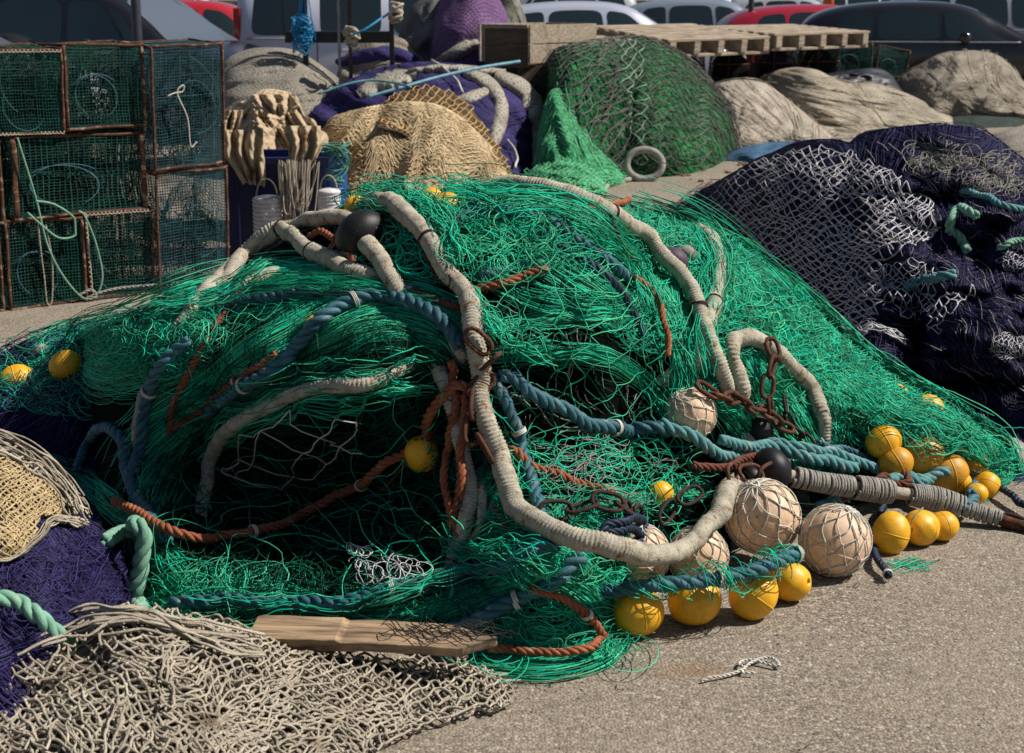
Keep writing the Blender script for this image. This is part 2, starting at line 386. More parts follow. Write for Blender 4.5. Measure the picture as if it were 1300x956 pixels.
def flow(acc, hp, n, box, th0, amp=.6, sc=120, length=(60, 200), r=.0016, lift=(.002, .02), npts=22, seed=1, wave=1.5, mask=None):
    rg = np.random.default_rng(seed); x0, y0, x1, y1 = box
    px = rg.uniform(x0, x1, n); py = rg.uniform(y0, y1, n)
    if mask is not None:
        k = mask(px, py); px = px[k]; py = py[k]; n = len(px)
    ins = (px >= hp.pl-5) & (px <= hp.pr+5); tt = np.interp(px, hp.px, hp.top); bb = np.interp(px, hp.px, hp.base)
    ins &= (py > tt-2) & (py < bb+4); px = px[ins]; py = py[ins]; n = len(px)
    ds = rg.uniform(length[0], length[1], n)/npts; xs = [px]; ys = [py]; sd = rg.uniform(0, 99, n); sg = rg.choice([-1, 1], n)
    for k in range(npts-1):
        th = th0+amp*fbm(px/sc, py/sc, seed*3+1, 2)*2+.5*vn(np.full(n, k*.35)+sd, sd*3, seed)*wave*.35
        px = px+np.cos(th)*ds*sg; py = py+np.sin(th)*ds*sg
        px = np.clip(px, hp.pl-40, hp.pr+20); tt = np.interp(px, hp.px, hp.top); py = np.clip(py, tt-1, np.interp(px, hp.px, hp.base)+3)
        xs.append(px); ys.append(py)
    X = np.stack(xs, 1); Y = np.stack(ys, 1)
    lf = rg.uniform(lift[0], lift[1], n)[:, None]+.003*vn(np.arange(npts)[None]*.6+sd[:, None], sd[:, None], 2)
    acc.tubes(hp.S(X, Y, lf), r*rg.uniform(.75, 1.3, n), 3)
def curls(acc, hp, n, box, rad=(8, 28), r=.0015, lift=(.01, .05), npts=40, seed=1, turns=(1.0, 2.6), drift=25):
    rg = np.random.default_rng(seed); x0, y0, x1, y1 = box
    cx = rg.uniform(x0, x1, n)[:, None]; cy = rg.uniform(y0, y1, n)[:, None]
    cy = np.maximum(cy, np.interp(cx, hp.px, hp.top)-2)
    s = np.linspace(0, 1, npts)[None]; tu = rg.uniform(*turns, n)[:, None]*2*math.pi*rg.choice([-1, 1], n)[:, None]
    ph = rg.uniform(0, 7, n)[:, None]; rr = rg.uniform(*rad, n)[:, None]*(1+.5*vn(s*3+ph, ph*9, 2)); sq = rg.uniform(.4, 1, n)[:, None]
    da = rg.uniform(0, 7, n)[:, None]; dr = rg.uniform(.3, 1, n)[:, None]*drift
    X = cx+rr*np.cos(ph+tu*s)+dr*(s-.5)*2*np.cos(da); Y = cy+sq*rr*np.sin(ph+tu*s)+dr*(s-.5)*np.sin(da)
    tt = np.interp(X, hp.px, hp.top)
    Y = np.maximum(Y, tt-14*np.abs(vn(ph*5, ph, 3))-2)
    lf = rg.uniform(*lift, n)[:, None]+.01*vn(s*5+ph, ph, 5)
    acc.tubes(hp.S(X, Y, lf), r, 3)
def lattice_px(acc, hp, box, cell, r=.0015, jit=.22, lift=.03, warp=14, wsc=90, seed=1, shape=None, slack=.12, rot=0.0, sub=5, sides=3, squash=None, liftamp=.012, knots=False):
    """knotted diamond netting draped over a region of a heap"""
    x0, y0, x1, y1 = box; cx, cy = (cell if np.ndim(cell) else (cell, cell)); W = x1-x0; H = y1-y0; dg = max(W, H)*(1.5 if rot else 1.0)
    J = int((W if not rot else dg)/(cx/2))+2; I = int((H if not rot else dg)/(cy/2))+2
    i, j = np.meshgrid(np.arange(I), np.arange(J), indexing='ij')
    X = j*cx/2.; Y = i*cy/2.
    X = X+(_h(i, j, seed)-.5)*2*jit*cx*.5; Y = Y+(_h(i, j, seed+9)-.5)*2*jit*cy*.5
    if rot:
        X = X-dg/2; Y = Y-dg/2; c, s_ = math.cos(rot), math.sin(rot); X, Y = X*c-Y*s_+W/2, X*s_+Y*c+H/2
    X = X+x0; Y = Y+y0
    X = X+warp*fbm(X/wsc, Y/wsc, seed+3, 2); Y = Y+warp*fbm(X/wsc+40, Y/wsc, seed+4, 2)
    if shape is not None: keep = shape(X, Y)
    else: keep = (X > x0) & (X < x1) & (Y > y0) & (Y < y1)
    keep &= (Y > np.interp(X, hp.px, hp.top)-4) & (X > hp.pl-8) & (X < hp.pr+8) & (Y < np.interp(X, hp.px, hp.base)+25)
    lf = lift+liftamp*fbm(X/60., Y/60., seed+5, 2)
    segs = []
    for d in (-1, 1):
        a = (i[:-1], j[:-1]); jj = j[:-1]+d; ok = (jj >= 0) & (jj < J) & (((i[:-1]+j[:-1]) % 2) == 0)
        jj = np.clip(jj, 0, J-1); ii = i[:-1]+1
        ok &= keep[:-1] & keep[ii, jj]
        A = np.stack([X[:-1], Y[:-1], lf[:-1]], -1)[ok]; B = np.stack([X[ii, jj], Y[ii, jj], lf[ii, jj]], -1)[ok]
        segs.append((A, B))
        ok2 = (jj >= 0) & (((i[:-1]+j[:-1]) % 2) == 1)
    A = np.concatenate([s[0] for s in segs]); B = np.concatenate([s[1] for s in segs])
    # second family (odd rows) so that every diamond closes
    t = np.linspace(0, 1, sub)[None, :, None]; n = len(A)
    rg = np.random.default_rng(seed); pn = np.stack([-(B-A)[:, 1], (B-A)[:, 0], 0*A[:, 0]], -1)
    path = A[:, None]*(1-t)+B[:, None]*t+(np.sin(t*math.pi)*(rg.normal(0, slack, n)[:, None, None]))*pn[:, None]
    acc.tubes(hp.S(path[..., 0], path[..., 1], path[..., 2]), r, sides)
    if knots:
        c = hp.S(A[:, 0], A[:, 1], A[:, 2]+r*.3); kv, kq = lathe([(.001, -1), (.8, -.6), (1.1, 0), (.8, .6), (.001, 1)], 6)
        m = len(c); kr = r*1.45*rg.uniform(.8, 1.2, m)[:, None, None]; V = c[:, None]+kv[None]*kr; acc.add(V, (kq[None]+(np.arange(m)*len(kv))[:, None, None]))
def lattice_uv(acc, hp, pxr, vr, cell, r, jit=.15, lift=.008, warp=.03, seed=1, mask=None, sides=3, sub=4, squash=1.0, slack=.08):
    """diamond netting laid by true lengths: columns across the heap, arc length down it; cell in metres"""
    sc = F/hp.ridgeY.mean(); a = cell/2*sc; b = cell/2*squash
    J = int((pxr[1]-pxr[0])/a)+2; I = int((vr[1]-vr[0])/b)+2
    i, j = np.meshgrid(np.arange(I), np.arange(J), indexing='ij')
    X = pxr[0]+(j+(_h(i, j, seed)-.5)*2*jit)*a; V = vr[0]+(i+(_h(i, j, seed+9)-.5)*2*jit)*b
    X = X+warp*sc*fbm(X/sc/.35, V/.35, seed+3, 2); V = V+warp*fbm(X/sc/.35+30, V/.35, seed+4, 2)
    N, fj = hp.A(X, V, lift)
    keep = (X >= hp.pl) & (X <= hp.pr) & (fj > .5) & (fj < hp.grid.shape[1]-1.5)
    if mask is not None: keep &= mask(X, V)
    A = []; B = []
    for d in (-1, 1):
        jj = j[:-1]+d; ok = (jj >= 0) & (jj < J) & (((i[:-1]+j[:-1]) % 2) == 0); jj = np.clip(jj, 0, J-1)
        ii = i[:-1]+1; ok &= keep[:-1] & keep[ii, jj]
        A.append(N[:-1][ok]); B.append(N[ii, jj][ok])
    A = np.concatenate(A); B = np.concatenate(B); n = len(A); rg = np.random.default_rng(seed)
    t = np.linspace(0, 1, sub)[None, :, None]
    pn = rg.normal(0, 1, (n, 3))*np.linalg.norm(B-A, axis=1, keepdims=True)*slack
    acc.tubes(A[:, None]*(1-t)+B[:, None]*t+np.sin(t*math.pi)*pn[:, None], r, sides)
# ---------------------------------------------------------------- ropes
def path_on(hp, pts, lift, step=.006, sm=7):
    if len(pts[0]) == 4:
        c = catmull(np.array(pts, float)[:, :3], 160); return resample(P(c[:, 0], c[:, 1], c[:, 2]), step)
    p = np.array([(q[0], q[1], q[2] if len(q) > 2 else 0) for q in pts], float)
    c = catmull(p, max(40, int(np.linalg.norm(np.diff(p[:, :2], axis=0), axis=1).sum()/2.5)))
    w = hp.S(c[:, 0], c[:, 1], lift+c[:, 2])
    w = gsm(w, min(sm, len(w)//3)); w = gsm(w, min(sm//2, len(w)//3)); w = resample(w, step)
    s_ = np.arange(len(w))*step; k0 = w[0, 0]*37; am = .0055*np.minimum(1, np.minimum(s_, s_[-1]-s_)/.05)
    return w+am[:, None]*np.stack([vn(s_*9+k0, s_*0+q, 41+q)+.5*vn(s_*21+k0, s_*0+q, 51+q) for q in range(3)], -1)
def rope_mesh(path, Rr, strands=3, sides=8, pitch=5.6, name='rope', mat=None, parent=None, ph=0):
    t, n, b = frames(path); d = np.concatenate([[0], np.cumsum(np.linalg.norm(np.diff(path, axis=0), axis=1))])
    acc = Acc()
    for k in range(strands):
        a = d/(pitch*Rr)*2*math.pi+k*2*math.pi/strands+ph
        vr = (1+.09*vn(d*11+ph, d*0+path[0, 0]*9, 61))[:, None]; c = path+Rr*.50*vr*(np.cos(a)[:, None]*n+np.sin(a)[:, None]*b)
        acc.add(*sweep(c, Rr*.54*vr[:, 0]*(1+.05*vn(d*60, d*0+k, 62)), sides))
    return acc.build(name, mat, parent)
def binding(path, Rr, at, mat, parent, turns=3, r=.0022):
    """short lashing of twine round a rope, a part of it"""
    t, n, b = frames(path); N = len(path); i0 = int(at*(N-1)); m = turns*14
    a = np.linspace(0, turns*2*math.pi, m)
    st = np.linalg.norm(path[min(i0+1, N-1)]-path[i0])+1e-6
    c = path[i0]+t[i0]*((a/(2*math.pi))*r*2.1)[:, None]+(Rr*1.06+r)*(np.cos(a)[:, None]*n[i0]+np.sin(a)[:, None]*b[i0])
    acc = Acc(); acc.add(*sweep(c, r, 5)); return acc.build('binding', mat, parent)
def rope(hp, pts, Rr, mat, name, label, cat, lift=None, binds=(), group=None, sm=7, pitch=5.6, strands=3, bmat=None):
    path = path_on(hp, pts, Rr*.9 if lift is None else lift, max(.004, Rr*.3), sm)
    o = rope_mesh(path, Rr, strands, 8, pitch, name, MT[mat]); tag(o, label, cat, group)
    for a in binds: binding(path, Rr, a, bmat or MT['white'], o)
    return o, path
def hose(hp, pts, Rr, name, label, cat, mat='hose', lift=None, binds=(), group=None, sm=16, ridge=.10, pw=.0105, seed=1, bmat=None, bturns=2):
    path = path_on(hp, pts, Rr*.9 if lift is None else lift, .0028, sm)
    fr = frames(path); N = len(path); sides = 16; s = np.arange(N)*.0028; a = np.arange(sides)/sides
    rad = Rr*(1+ridge*(1-np.abs(np.sin(math.pi*(s[:, None]/pw+a[None])))*1.6)+.035*vn(s[:, None]*55, a[None]*6+seed, seed)+.10*vn(s*8, s*0+seed, seed)[:, None]+.05*vn(s*25, s*0+seed, seed+1)[:, None]+.03*vn(s[:, None]*220, a[None]*16, seed))
    acc = Acc(); acc.add(*sweep(path, rad, sides, fr)); o = acc.build(name, MT[mat]); tag(o, label, cat, group)
    for q in binds: binding(path, Rr, q, bmat or MT['rust_dark'], o, bturns)
    return o, path
# ================================================================ ground
def ground():
    m, nt, b = nodes('tan_asphalt'); tc = coords(nt)
    big = noise(nt, tc, .9, 5, .6); agg = nt.nodes.new('ShaderNodeTexVoronoi'); agg.inputs['Scale'].default_value = 120; L(nt, tc, agg.inputs['Vector'])
    sp = nt.nodes.new('ShaderNodeSeparateColor'); L(nt, agg.outputs['Color'], sp.inputs[0])
    c = ramp(nt, sp.outputs[0], [(.0, (.07, .065, .06)), (.25, (.195, .165, .13)), (.6, (.30, .245, .182)), (.88, (.34, .29, .23)), (1, (.50, .46, .40))])
    fine = noise(nt, tc, 55, 5, .7)
    c = mixc(nt, ramp(nt, fine, [(.35, (1, 1, 1)), (.55, (0, 0, 0))]), c, (.15, .12, .095))
    c = mixc(nt, ramp(nt, big, [(.35, (0, 0, 0)), (.7, (.55, .55, .55))]), c, (.32, .27, .21))
    st = noise(nt, tc, 2.2, 6, .7)
    c = mixc(nt, ramp(nt, st, [(.58, (0, 0, 0)), (.75, (.4, .4, .4))]), c, (.13, .105, .085))
    # rust stain on the paving beside the pile
    g = Gp(870., 852.); mp = nt.nodes.new('ShaderNodeVectorMath'); mp.operation = 'SUBTRACT'; L(nt, tc, mp.inputs[0]); mp.inputs[1].default_value = tuple(g)
    ml = nt.nodes.new('ShaderNodeVectorMath'); ml.operation = 'MULTIPLY'; L(nt, mp.outputs[0], ml.inputs[0]); ml.inputs[1].default_value = (6, 18, 1)
    ln = nt.nodes.new('ShaderNodeVectorMath'); ln.operation = 'LENGTH'; L(nt, ml.outputs[0], ln.inputs[0])
    mk = mathn(nt, 'SUBTRACT', mathn(nt, 'MULTIPLY_ADD', noise(nt, tc, 9, 5), 1.6, .3), ln.outputs['Value'])
    c = mixc(nt, ramp(nt, mk, [(.0, (0, 0, 0)), (.9, (.5, .5, .5))]), c, (.22, .12, .06))
    # hairline cracks
    vo = nt.nodes.new('ShaderNodeTexVoronoi'); vo.feature = 'DISTANCE_TO_EDGE'; vo.inputs['Scale'].default_value = 1.1
    ds = nt.nodes.new('ShaderNodeVectorMath'); ds.operation = 'ADD'; L(nt, tc, ds.inputs[0])
    nz = nt.nodes.new('ShaderNodeTexNoise'); nz.inputs['Scale'].default_value = 4; nz.inputs['Detail'].default_value = 6; L(nt, tc, nz.inputs['Vector'])
    s2 = nt.nodes.new('ShaderNodeVectorMath'); s2.operation = 'SCALE'; s2.inputs['Scale'].default_value = .5; L(nt, nz.outputs['Color'], s2.inputs[0]); L(nt, s2.outputs[0], ds.inputs[1]); L(nt, ds.outputs[0], vo.inputs['Vector'])
    ck = ramp(nt, vo.outputs['Distance'], [(.0, (1, 1, 1)), (.006, (0, 0, 0))])
    ck = mathn(nt, 'MULTIPLY', ck, ramp(nt, noise(nt, tc, 1.3, 3), [(.55, (0, 0, 0)), (.62, (1, 1, 1))]))
    oil = noise(nt, tc, 3.4, 3, .5); c = mixc(nt, ramp(nt, oil, [(.64, (0, 0, 0)), (.70, (.55, .55, .55))]), c, (.09, .078, .068))
    c = mixc(nt, mathn(nt, 'MULTIPLY', ck, .8), c, (.05, .04, .035))
    L(nt, c, b.inputs['Base Color']); b.inputs['Roughness'].default_value = .92; b.inputs['Specular IOR Level'].default_value = .25
    h = mathn(nt, 'ADD', mathn(nt, 'MULTIPLY', agg.outputs['Distance'], -1.0), mathn(nt, 'MULTIPLY', fine, 1.1))
    h = mathn(nt, 'SUBTRACT', h, mathn(nt, 'MULTIPLY', ck, 1.5))
    bump(nt, b, h, .7, .006)
    V = [[-160, -6, 0], [160, -6, 0], [160, 420, 0], [-160, 420, 0]]
    tag(mesh_np('ground', V, [[0, 1, 2, 3]], m, origin=(0, 0, 0)), kind='structure')
ground()
# ================================================================ main pile
LB = Heap([(-90, 478), (-40, 460), (0, 448), (40, 428), (90, 412), (150, 402), (200, 404), (250, 420)], [(-90, 640), (0, 650), (100, 660), (180, 640), (250, 560)], d=1.4, back=.15, lin=.75, rough=(.05, 40, 8), nf=60)
def main_relief(px, py):
    def bl(cx, cy, rx, ry): return np.exp(-((px-cx)/rx)**2-((py-cy)/ry)**2)
    return (-.62*bl(390, 620, 150, 85)-.34*bl(250, 570, 80, 90)+.05*bl(400, 420, 200, 30)-.34*bl(745, 545, 100, 90)-.12*bl(560, 720, 70, 40)
            -.16*bl(960, 560, 60, 50)-.10*bl(430, 330, 60, 30)+.05*bl(650, 300, 160, 40)-.10*bl(150, 560, 50, 60)-.10*bl(540, 500, 40, 70)-.08*bl(820, 340, 40, 30))
MAIN = Heap([(88, 478), (130, 428), (180, 407), (240, 377), (310, 338), (370, 300), (430, 265), (480, 251), (560, 243), (640, 241), (700, 247), (760, 264), (820, 275), (880, 291),
             (940, 318), (1000, 362), (1050, 414), (1100, 458), (1150, 494), (1200, 520), (1240, 549), (1275, 580), (1296, 604)],
            [(88, 500), (115, 610), (150, 720), (200, 770), (250, 787), (400, 800), (600, 828), (700, 835), (765, 815), (800, 760), (900, 715), (1000, 668), (1100, 638), (1200, 618), (1296, 606)],
            d=[(88, .25), (150, .8), (300, 1.25), (600, 1.35), (800, 1.2), (1000, 1.0), (1150, .6), (1296, .15)], back=.7, k=1.9, lin=.16, relief=main_relief, rough=(.06, 55, 3), nf=120)
MAIN.alt = LB
pile = empty('green_net_pile', P(640, 600, 4.9)*np.array([1, 1, 0]), 'big pile of bright green fishing net heaped with ropes in the foreground', 'fishing net')
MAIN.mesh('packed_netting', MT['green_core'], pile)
b1 = Acc(); b2 = Acc(); b3 = Acc()   # bright strands, dim inner strands, open mesh
# inner combed strands all over
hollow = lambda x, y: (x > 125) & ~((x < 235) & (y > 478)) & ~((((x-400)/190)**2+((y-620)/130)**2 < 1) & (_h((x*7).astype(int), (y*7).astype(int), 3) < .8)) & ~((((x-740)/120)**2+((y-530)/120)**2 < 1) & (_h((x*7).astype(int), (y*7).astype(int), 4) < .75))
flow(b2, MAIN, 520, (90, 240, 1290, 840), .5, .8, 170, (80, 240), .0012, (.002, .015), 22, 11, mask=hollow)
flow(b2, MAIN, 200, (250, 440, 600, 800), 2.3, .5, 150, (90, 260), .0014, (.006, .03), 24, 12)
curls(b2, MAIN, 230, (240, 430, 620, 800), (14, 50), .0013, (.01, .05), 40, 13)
curls(b2, MAIN, 50, (600, 380, 900, 700), (10, 30), .0013, (.01, .04), 40, 14)
def B(guide, w, n, **k): bundle(b1, MAIN, guide, w, n, **k)
def D(guide, w, n, **k): bundle(b2, MAIN, guide, w, n, **k)
B([(560, 395), (480, 372), (400, 360), (320, 368), (230, 392), (150, 428), (80, 448), (30, 470)], 34, 150, seed=1, wave=5, curl=2)
B([(600, 440), (560, 402), (500, 385), (440, 398), (370, 435), (300, 478), (230, 525), (170, 575)], 30, 170, seed=2)
B([(600, 470), (560, 425), (500, 408), (440, 420), (370, 460), (290, 515), (220, 570), (180, 640)], 46, 230, seed=3)
D([(610, 500), (560, 450), (500, 440), (430, 460), (340, 510), (270, 560), (215, 620), (195, 720)], 40, 110, seed=4)
B([(260, 395), (190, 425), (130, 432), (102, 455), (130, 482), (200, 475), (240, 460)], 26, 120, curl=8, seed=5)
B([(300, 410), (220, 440), (150, 462), (90, 455), (20, 470)], 14, 30, curl=4, seed=6)
B([(10, 582), (60, 594), (110, 612), (155, 648), (215, 690)], 17, 75, seed=7)
B([(170, 775), (260, 765), (350, 778), (480, 783), (590, 760), (650, 720), (690, 690)], 20, 100, seed=8, wave=5)
B([(180, 740), (260, 755), (350, 750), (430, 762), (520, 760)], 18, 30, curl=9, seed=9, wave=7)
B([(175, 745), (230, 770), (300, 755), (340, 730)], 20, 40, curl=10, seed=31, wave=7)
B([(630, 690), (700, 705), (750, 740), (780, 785), (765, 822), (700, 842), (630, 838), (585, 826)], 20, 220, seed=10)
B([(640, 730), (690, 745), (735, 775), (748, 805), (700, 825), (640, 828)], 22, 90, seed=11)
B([(660, 750), (650, 790), (680, 815), (740, 822)], 20, 60, seed=32)
B([(560, 785), (620, 760), (675, 730), (690, 695), (660, 685), (610, 700)], 22, 170, seed=12)
B([(610, 425), (680, 410), (760, 402), (830, 412)], 9, 50, seed=13)
B([(615, 455), (700, 450), (770, 458), (830, 500), (870, 560)], 12, 80, seed=14)
B([(560, 285), (640, 300), (710, 340), (780, 385), (840, 430)], 26, 130, seed=15)
B([(560, 262), (640, 275), (720, 290), (790, 330), (840, 390), (870, 470), (865, 540)], 26, 130, seed=16)
B([(610, 300), (620, 350), (680, 385), (780, 395), (850, 380)], 20, 40, seed=17)
B([(790, 268), (870, 300), (950, 370), (1030, 440), (1110, 500), (1200, 555), (1280, 592)], 32, 420, r=.0018, seed=18, wave=5, span=(.3, .9))
B([(905, 370), (980, 430), (1060, 500), (1130, 545), (1220, 585), (1275, 600)], 34, 320, r=.0018, seed=19, wave=4, span=(.3, .9))
B([(860, 290), (940, 325), (1010, 380), (1070, 440), (1150, 495), (1230, 545), (1290, 592)], 16, 150, r=.0018, seed=20, wave=8, curl=4)
B([(820, 275), (860, 330), (870, 400), (900, 480), (960, 560)], 22, 110, seed=21)
B([(930, 430), (965, 490), (1005, 540), (1040, 600)], 32, 190, seed=22)
B([(1040, 470), (1055, 520), (1050, 570), (1045, 605)], 16, 120, seed=23, wave=2)
D([(1080, 500), (1090, 550), (1085, 600)], 24, 100, seed=24)
B([(700, 660), (760, 638), (830, 632), (900, 620)], 11, 110, seed=25)
D([(500, 440), (500, 500), (480, 570), (470, 640)], 34, 60, seed=26)
B([(480, 470), (420, 470), (340, 500), (280, 560)], 12, 40, seed=27)
B([(1130, 520), (1180, 560), (1210, 600), (1260, 605)], 28, 150, seed=28, curl=6)
B([(1150, 500), (1220, 540), (1270, 575), (1270, 602), (1220, 608)], 16, 140, seed=29, curl=6)
B([(690, 690), (740, 672), (790, 690), (800, 740), (790, 790)], 16, 50, seed=30, curl=6)
B([(630, 560), (640, 630), (640, 690), (700, 720)], 20, 60, seed=33, curl=5)
B([(600, 500), (630, 560), (620, 640), (640, 700)], 12, 50, seed=34)
B([(240, 380), (330, 345), (400, 345), (470, 360)], 12, 70, seed=35, curl=4)
B([(440, 270), (500, 262), (560, 290), (570, 350)], 20, 60, seed=36, curl=8)
B([(250, 760), (200, 700), (180, 650), (190, 600)], 24, 60, seed=37)
curls(b1, MAIN, 190, (450, 238, 800, 345), (8, 30), .0014, (.012, .06), 44, 21)
curls(b1, MAIN, 110, (100, 415, 260, 470), (8, 26), .0015, (.01, .04), 40, 22)
curls(b1, MAIN, 70, (170, 730, 330, 795), (10, 34), .0015, (.01, .05), 40, 23)
curls(b1, MAIN, 130, (900, 340, 1150, 520), (6, 20), .0016, (.01, .04), 40, 29)
curls(b1, MAIN, 170, (780, 280, 960, 440), (7, 22), .0015, (.01, .04), 40, 24)
curls(b1, MAIN, 240, (1100, 490, 1290, 600), (7, 24), .0015, (.01, .05), 40, 25)
curls(b1, MAIN, 60, (600, 560, 900, 690), (12, 34), .0014, (.02, .06), 44, 26)
curls(b1, MAIN, 34, (250, 600, 520, 780), (20, 55), .0013, (.02, .08), 44, 27, turns=(.4, 1.1), drift=70)
curls(b1, MAIN, 110, (560, 640, 800, 840), (10, 30), .0014, (.01, .05), 40, 28)
B([(190, 400), (240, 395), (300, 375), (350, 345)], 10, 40, seed=71, lift=(.05, .075)); B([(560, 250), (640, 262), (720, 275), (800, 320)], 18, 50, seed=72, lift=(.04, .085), wave=7)
B([(590, 380), (640, 430), (700, 440)], 14, 24, seed=73, lift=(.04, .09), wave=7); B([(250, 560), (300, 530), (360, 505), (450, 490), (560, 470)], 22, 40, seed=74, lift=(.06, .09), wave=6)
B([(560, 690), (600, 700), (650, 705), (700, 725)], 22, 60, seed=75, lift=(.03, .08), wave=8); B([(880, 290), (905, 340), (890, 420), (900, 480)], 18, 40, seed=76, lift=(.04, .08), wave=7)
B([(1050, 505), (1120, 540), (1190, 560), (1240, 585), (1275, 604)], 15, 110, seed=81, lift=(.07, .17), wave=6, curl=3, r=.0017); B([(1100, 545), (1125, 570), (1130, 600)], 22, 26, seed=82, lift=(.05, .12), wave=5); B([(1180, 560), (1200, 590), (1190, 612)], 24, 24, seed=83, lift=(.05, .12), wave=6)
B([(560, 395), (480, 372), (400, 366), (320, 374), (260, 395)], 12, 46, seed=84, lift=(.035, .06), wave=5); B([(720, 285), (790, 330), (830, 400)], 14, 30, seed=85, lift=(.04, .07), wave=6); B([(230, 765), (330, 768), (450, 768), (560, 748), (660, 716)], 9, 50, seed=86, lift=(.06, .085), wave=6, span=(.1, .4))
B([(460, 256), (510, 262), (555, 290), (590, 345)], 16, 60, seed=87, lift=(.05, .085), wave=7, curl=4)
# open diamond meshes stretched over the hollows
def inside(poly):
    q = np.array(poly, float)
    def f(X, Y):
        c = np.zeros(X.shape, bool); n = len(q)
        for a in range(n):
            x1, y1 = q[a]; x2, y2 = q[(a+1) % n]
            cond = (y1 > Y) != (y2 > Y)
            with np.errstate(divide='ignore', invalid='ignore'): xi = (x2-x1)*(Y-y1)/(y2-y1+1e-12)+x1
            c ^= cond & (X < xi)
        return c
    return f
lattice_px(b3, MAIN, (600, 250, 900, 680), (34, 40), .00165, lift=.055, warp=26, seed=41, rot=.25, slack=.16, shape=inside([(600, 330), (700, 300), (800, 350), (860, 420), (880, 560), (840, 650), (700, 640), (630, 560), (610, 430)]))
lattice_px(b3, MAIN, (200, 420, 620, 800), (84, 60), .0014, lift=.09, warp=40, wsc=120, seed=42, rot=.5, slack=.2, sub=8, shape=inside([(200, 620), (300, 520), (480, 480), (580, 480), (600, 700), (560, 770), (300, 770), (200, 740)]))
lattice_px(b2, MAIN, (200, 440, 600, 780), (40, 32), .0015, lift=.07, warp=30, seed=52, rot=.3, slack=.2, shape=inside([(200, 640), (300, 520), (480, 480), (590, 480), (600, 700), (540, 765), (280, 765), (200, 730)]))
lattice_px(b3, MAIN, (450, 235, 820, 350), (26, 20), .0015, lift=.05, warp=20, seed=43, rot=.2, slack=.2)
lattice_px(b3, MAIN, (1080, 480, 1300, 610), (24, 18), .0015, lift=.045, warp=18, seed=44, rot=.45, slack=.2, shape=inside([(1080, 470), (1290, 580), (1290, 606), (1150, 600), (1080, 520)]))
lattice_px(b3, MAIN, (900, 380, 1290, 600), (22, 14), .0018, lift=.045, warp=22, seed=48, rot=.62, slack=.22, shape=inside([(900, 330), (1000, 370), (1100, 460), (1290, 590), (1200, 600), (1060, 540), (940, 440)]))
lattice_px(b3, MAIN, (780, 270, 1100, 520), (20, 18), .0017, lift=.035, warp=14, seed=45, rot=.7, slack=.2, shape=inside([(780, 268), (900, 300), (1000, 370), (1100, 470), (1060, 500), (940, 420), (840, 330)]))
lattice_px(b3, MAIN, (90, 380, 400, 520), (26, 18), .0014, lift=.04, warp=18, seed=46, rot=-.4, slack=.2, shape=inside([(92, 470), (180, 410), (330, 350), (400, 380), (300, 440), (200, 490)]))
lattice_px(b3, MAIN, (640, 560, 900, 760), (56, 46), .0014, lift=.06, warp=22, seed=47, rot=.2, slack=.2)
cl = catmull([(700, 752, 4.05), (760, 752, 3.96), (830, 743, 3.94), (900, 737, 3.97), (960, 723, 4.02), (1014, 702, 4.14)], 60); cp = P(cl[:, 0], cl[:, 1], cl[:, 2]); rg = np.random.default_rng(77)
for k in range(42):
    t = np.linspace(0, 1, 40); f = np.clip(rg.uniform(-.1, .9)+t*rg.uniform(.05, .3), 0, 1)*59; c = np.stack([np.interp(f, np.arange(60), cp[:, q]) for q in range(3)], -1); a = t*rg.uniform(3, 9)+rg.uniform(0, 7); rr = .027+.022*rg.random()*(1+vn(t*4, t*0+k, 3))
    b1.tubes(c+np.stack([.02*vn(t*5, t*0+k, 4), rr*np.cos(a), np.maximum(rr*np.sin(a), -.05-.05*(k % 3))], -1), .0015, 3)
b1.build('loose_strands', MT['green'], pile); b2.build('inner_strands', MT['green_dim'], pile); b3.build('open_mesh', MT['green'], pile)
# paler torn netting with cord mesh inside the hollow, part of the pile
c1_ = Acc()
lattice_px(c1_, MAIN, (270, 480, 520, 640), (54, 40), .0027, lift=.14, warp=14, seed=51, rot=-.35, slack=.06, shape=inside([(300, 540), (360, 505), (500, 495), (490, 560), (420, 610), (300, 615)]))
c1_.build('white_cord_mesh', M('grey_cord', (.50, .48, .43), rough=.8, isl=.2), pile)
b4 = Acc()
curls(b4, MAIN, 26, (690, 550, 850, 640), (8, 22), .0014, (.03, .07), 40, 63); b4.build('grey_scraps', MT['greyrope'], pile); b4 = Acc(); curls(b4, MAIN, 14, (460, 715, 530, 750), (5, 14), .0014, (.05, .09), 40, 64); b4.build('grey_tangle', MT['greywhite'], pile); b4 = Acc()
flow(b4, MAIN, 60, (640, 400, 820, 580), .6, .9, 60, (20, 70), .0016, (.0, .02), 16, 65)
b4.build('grey_threads', MT['greyrope'], pile)
# ---------------------------------------------------------------- ropes and hoses over the pile
W = MAIN
def hz(pts, label, Rr=.0265, ends=(1, 1), **k):
    pts = [tuple(p)+(0,) if len(p) == 2 else tuple(p) for p in pts]
    for q, f in ((0, ends[0]), (-1, ends[1])):
        if f: pts[q] = (pts[q][0], pts[q][1], pts[q][2]-.10)
    k['lift'] = k.get('lift', Rr*.9)+.022
    return hose(W, pts, Rr, 'wrapped_rope', label, 'rope', group='white wrapped ropes on the green net', **k)
hz([(205, 440), (250, 397), (300, 347), (350, 309), (400, 287), (450, 286), (485, 300)], 'white wrapped rope running from the upper left edge up to the black rubber bobbin', .024, seed=1)
hz([(255, 396), (300, 352), (335, 312), (362, 300), (388, 312), (425, 338), (465, 356), (500, 368)], 'white wrapped rope bent in a sharp hump left of the black rubber bobbin', .026, binds=(.42, .68), seed=2, sm=4)
hz([(262, 412), (300, 385), (345, 352), (375, 335)], 'short white wrapped rope end below the humped white rope', .020, seed=3)
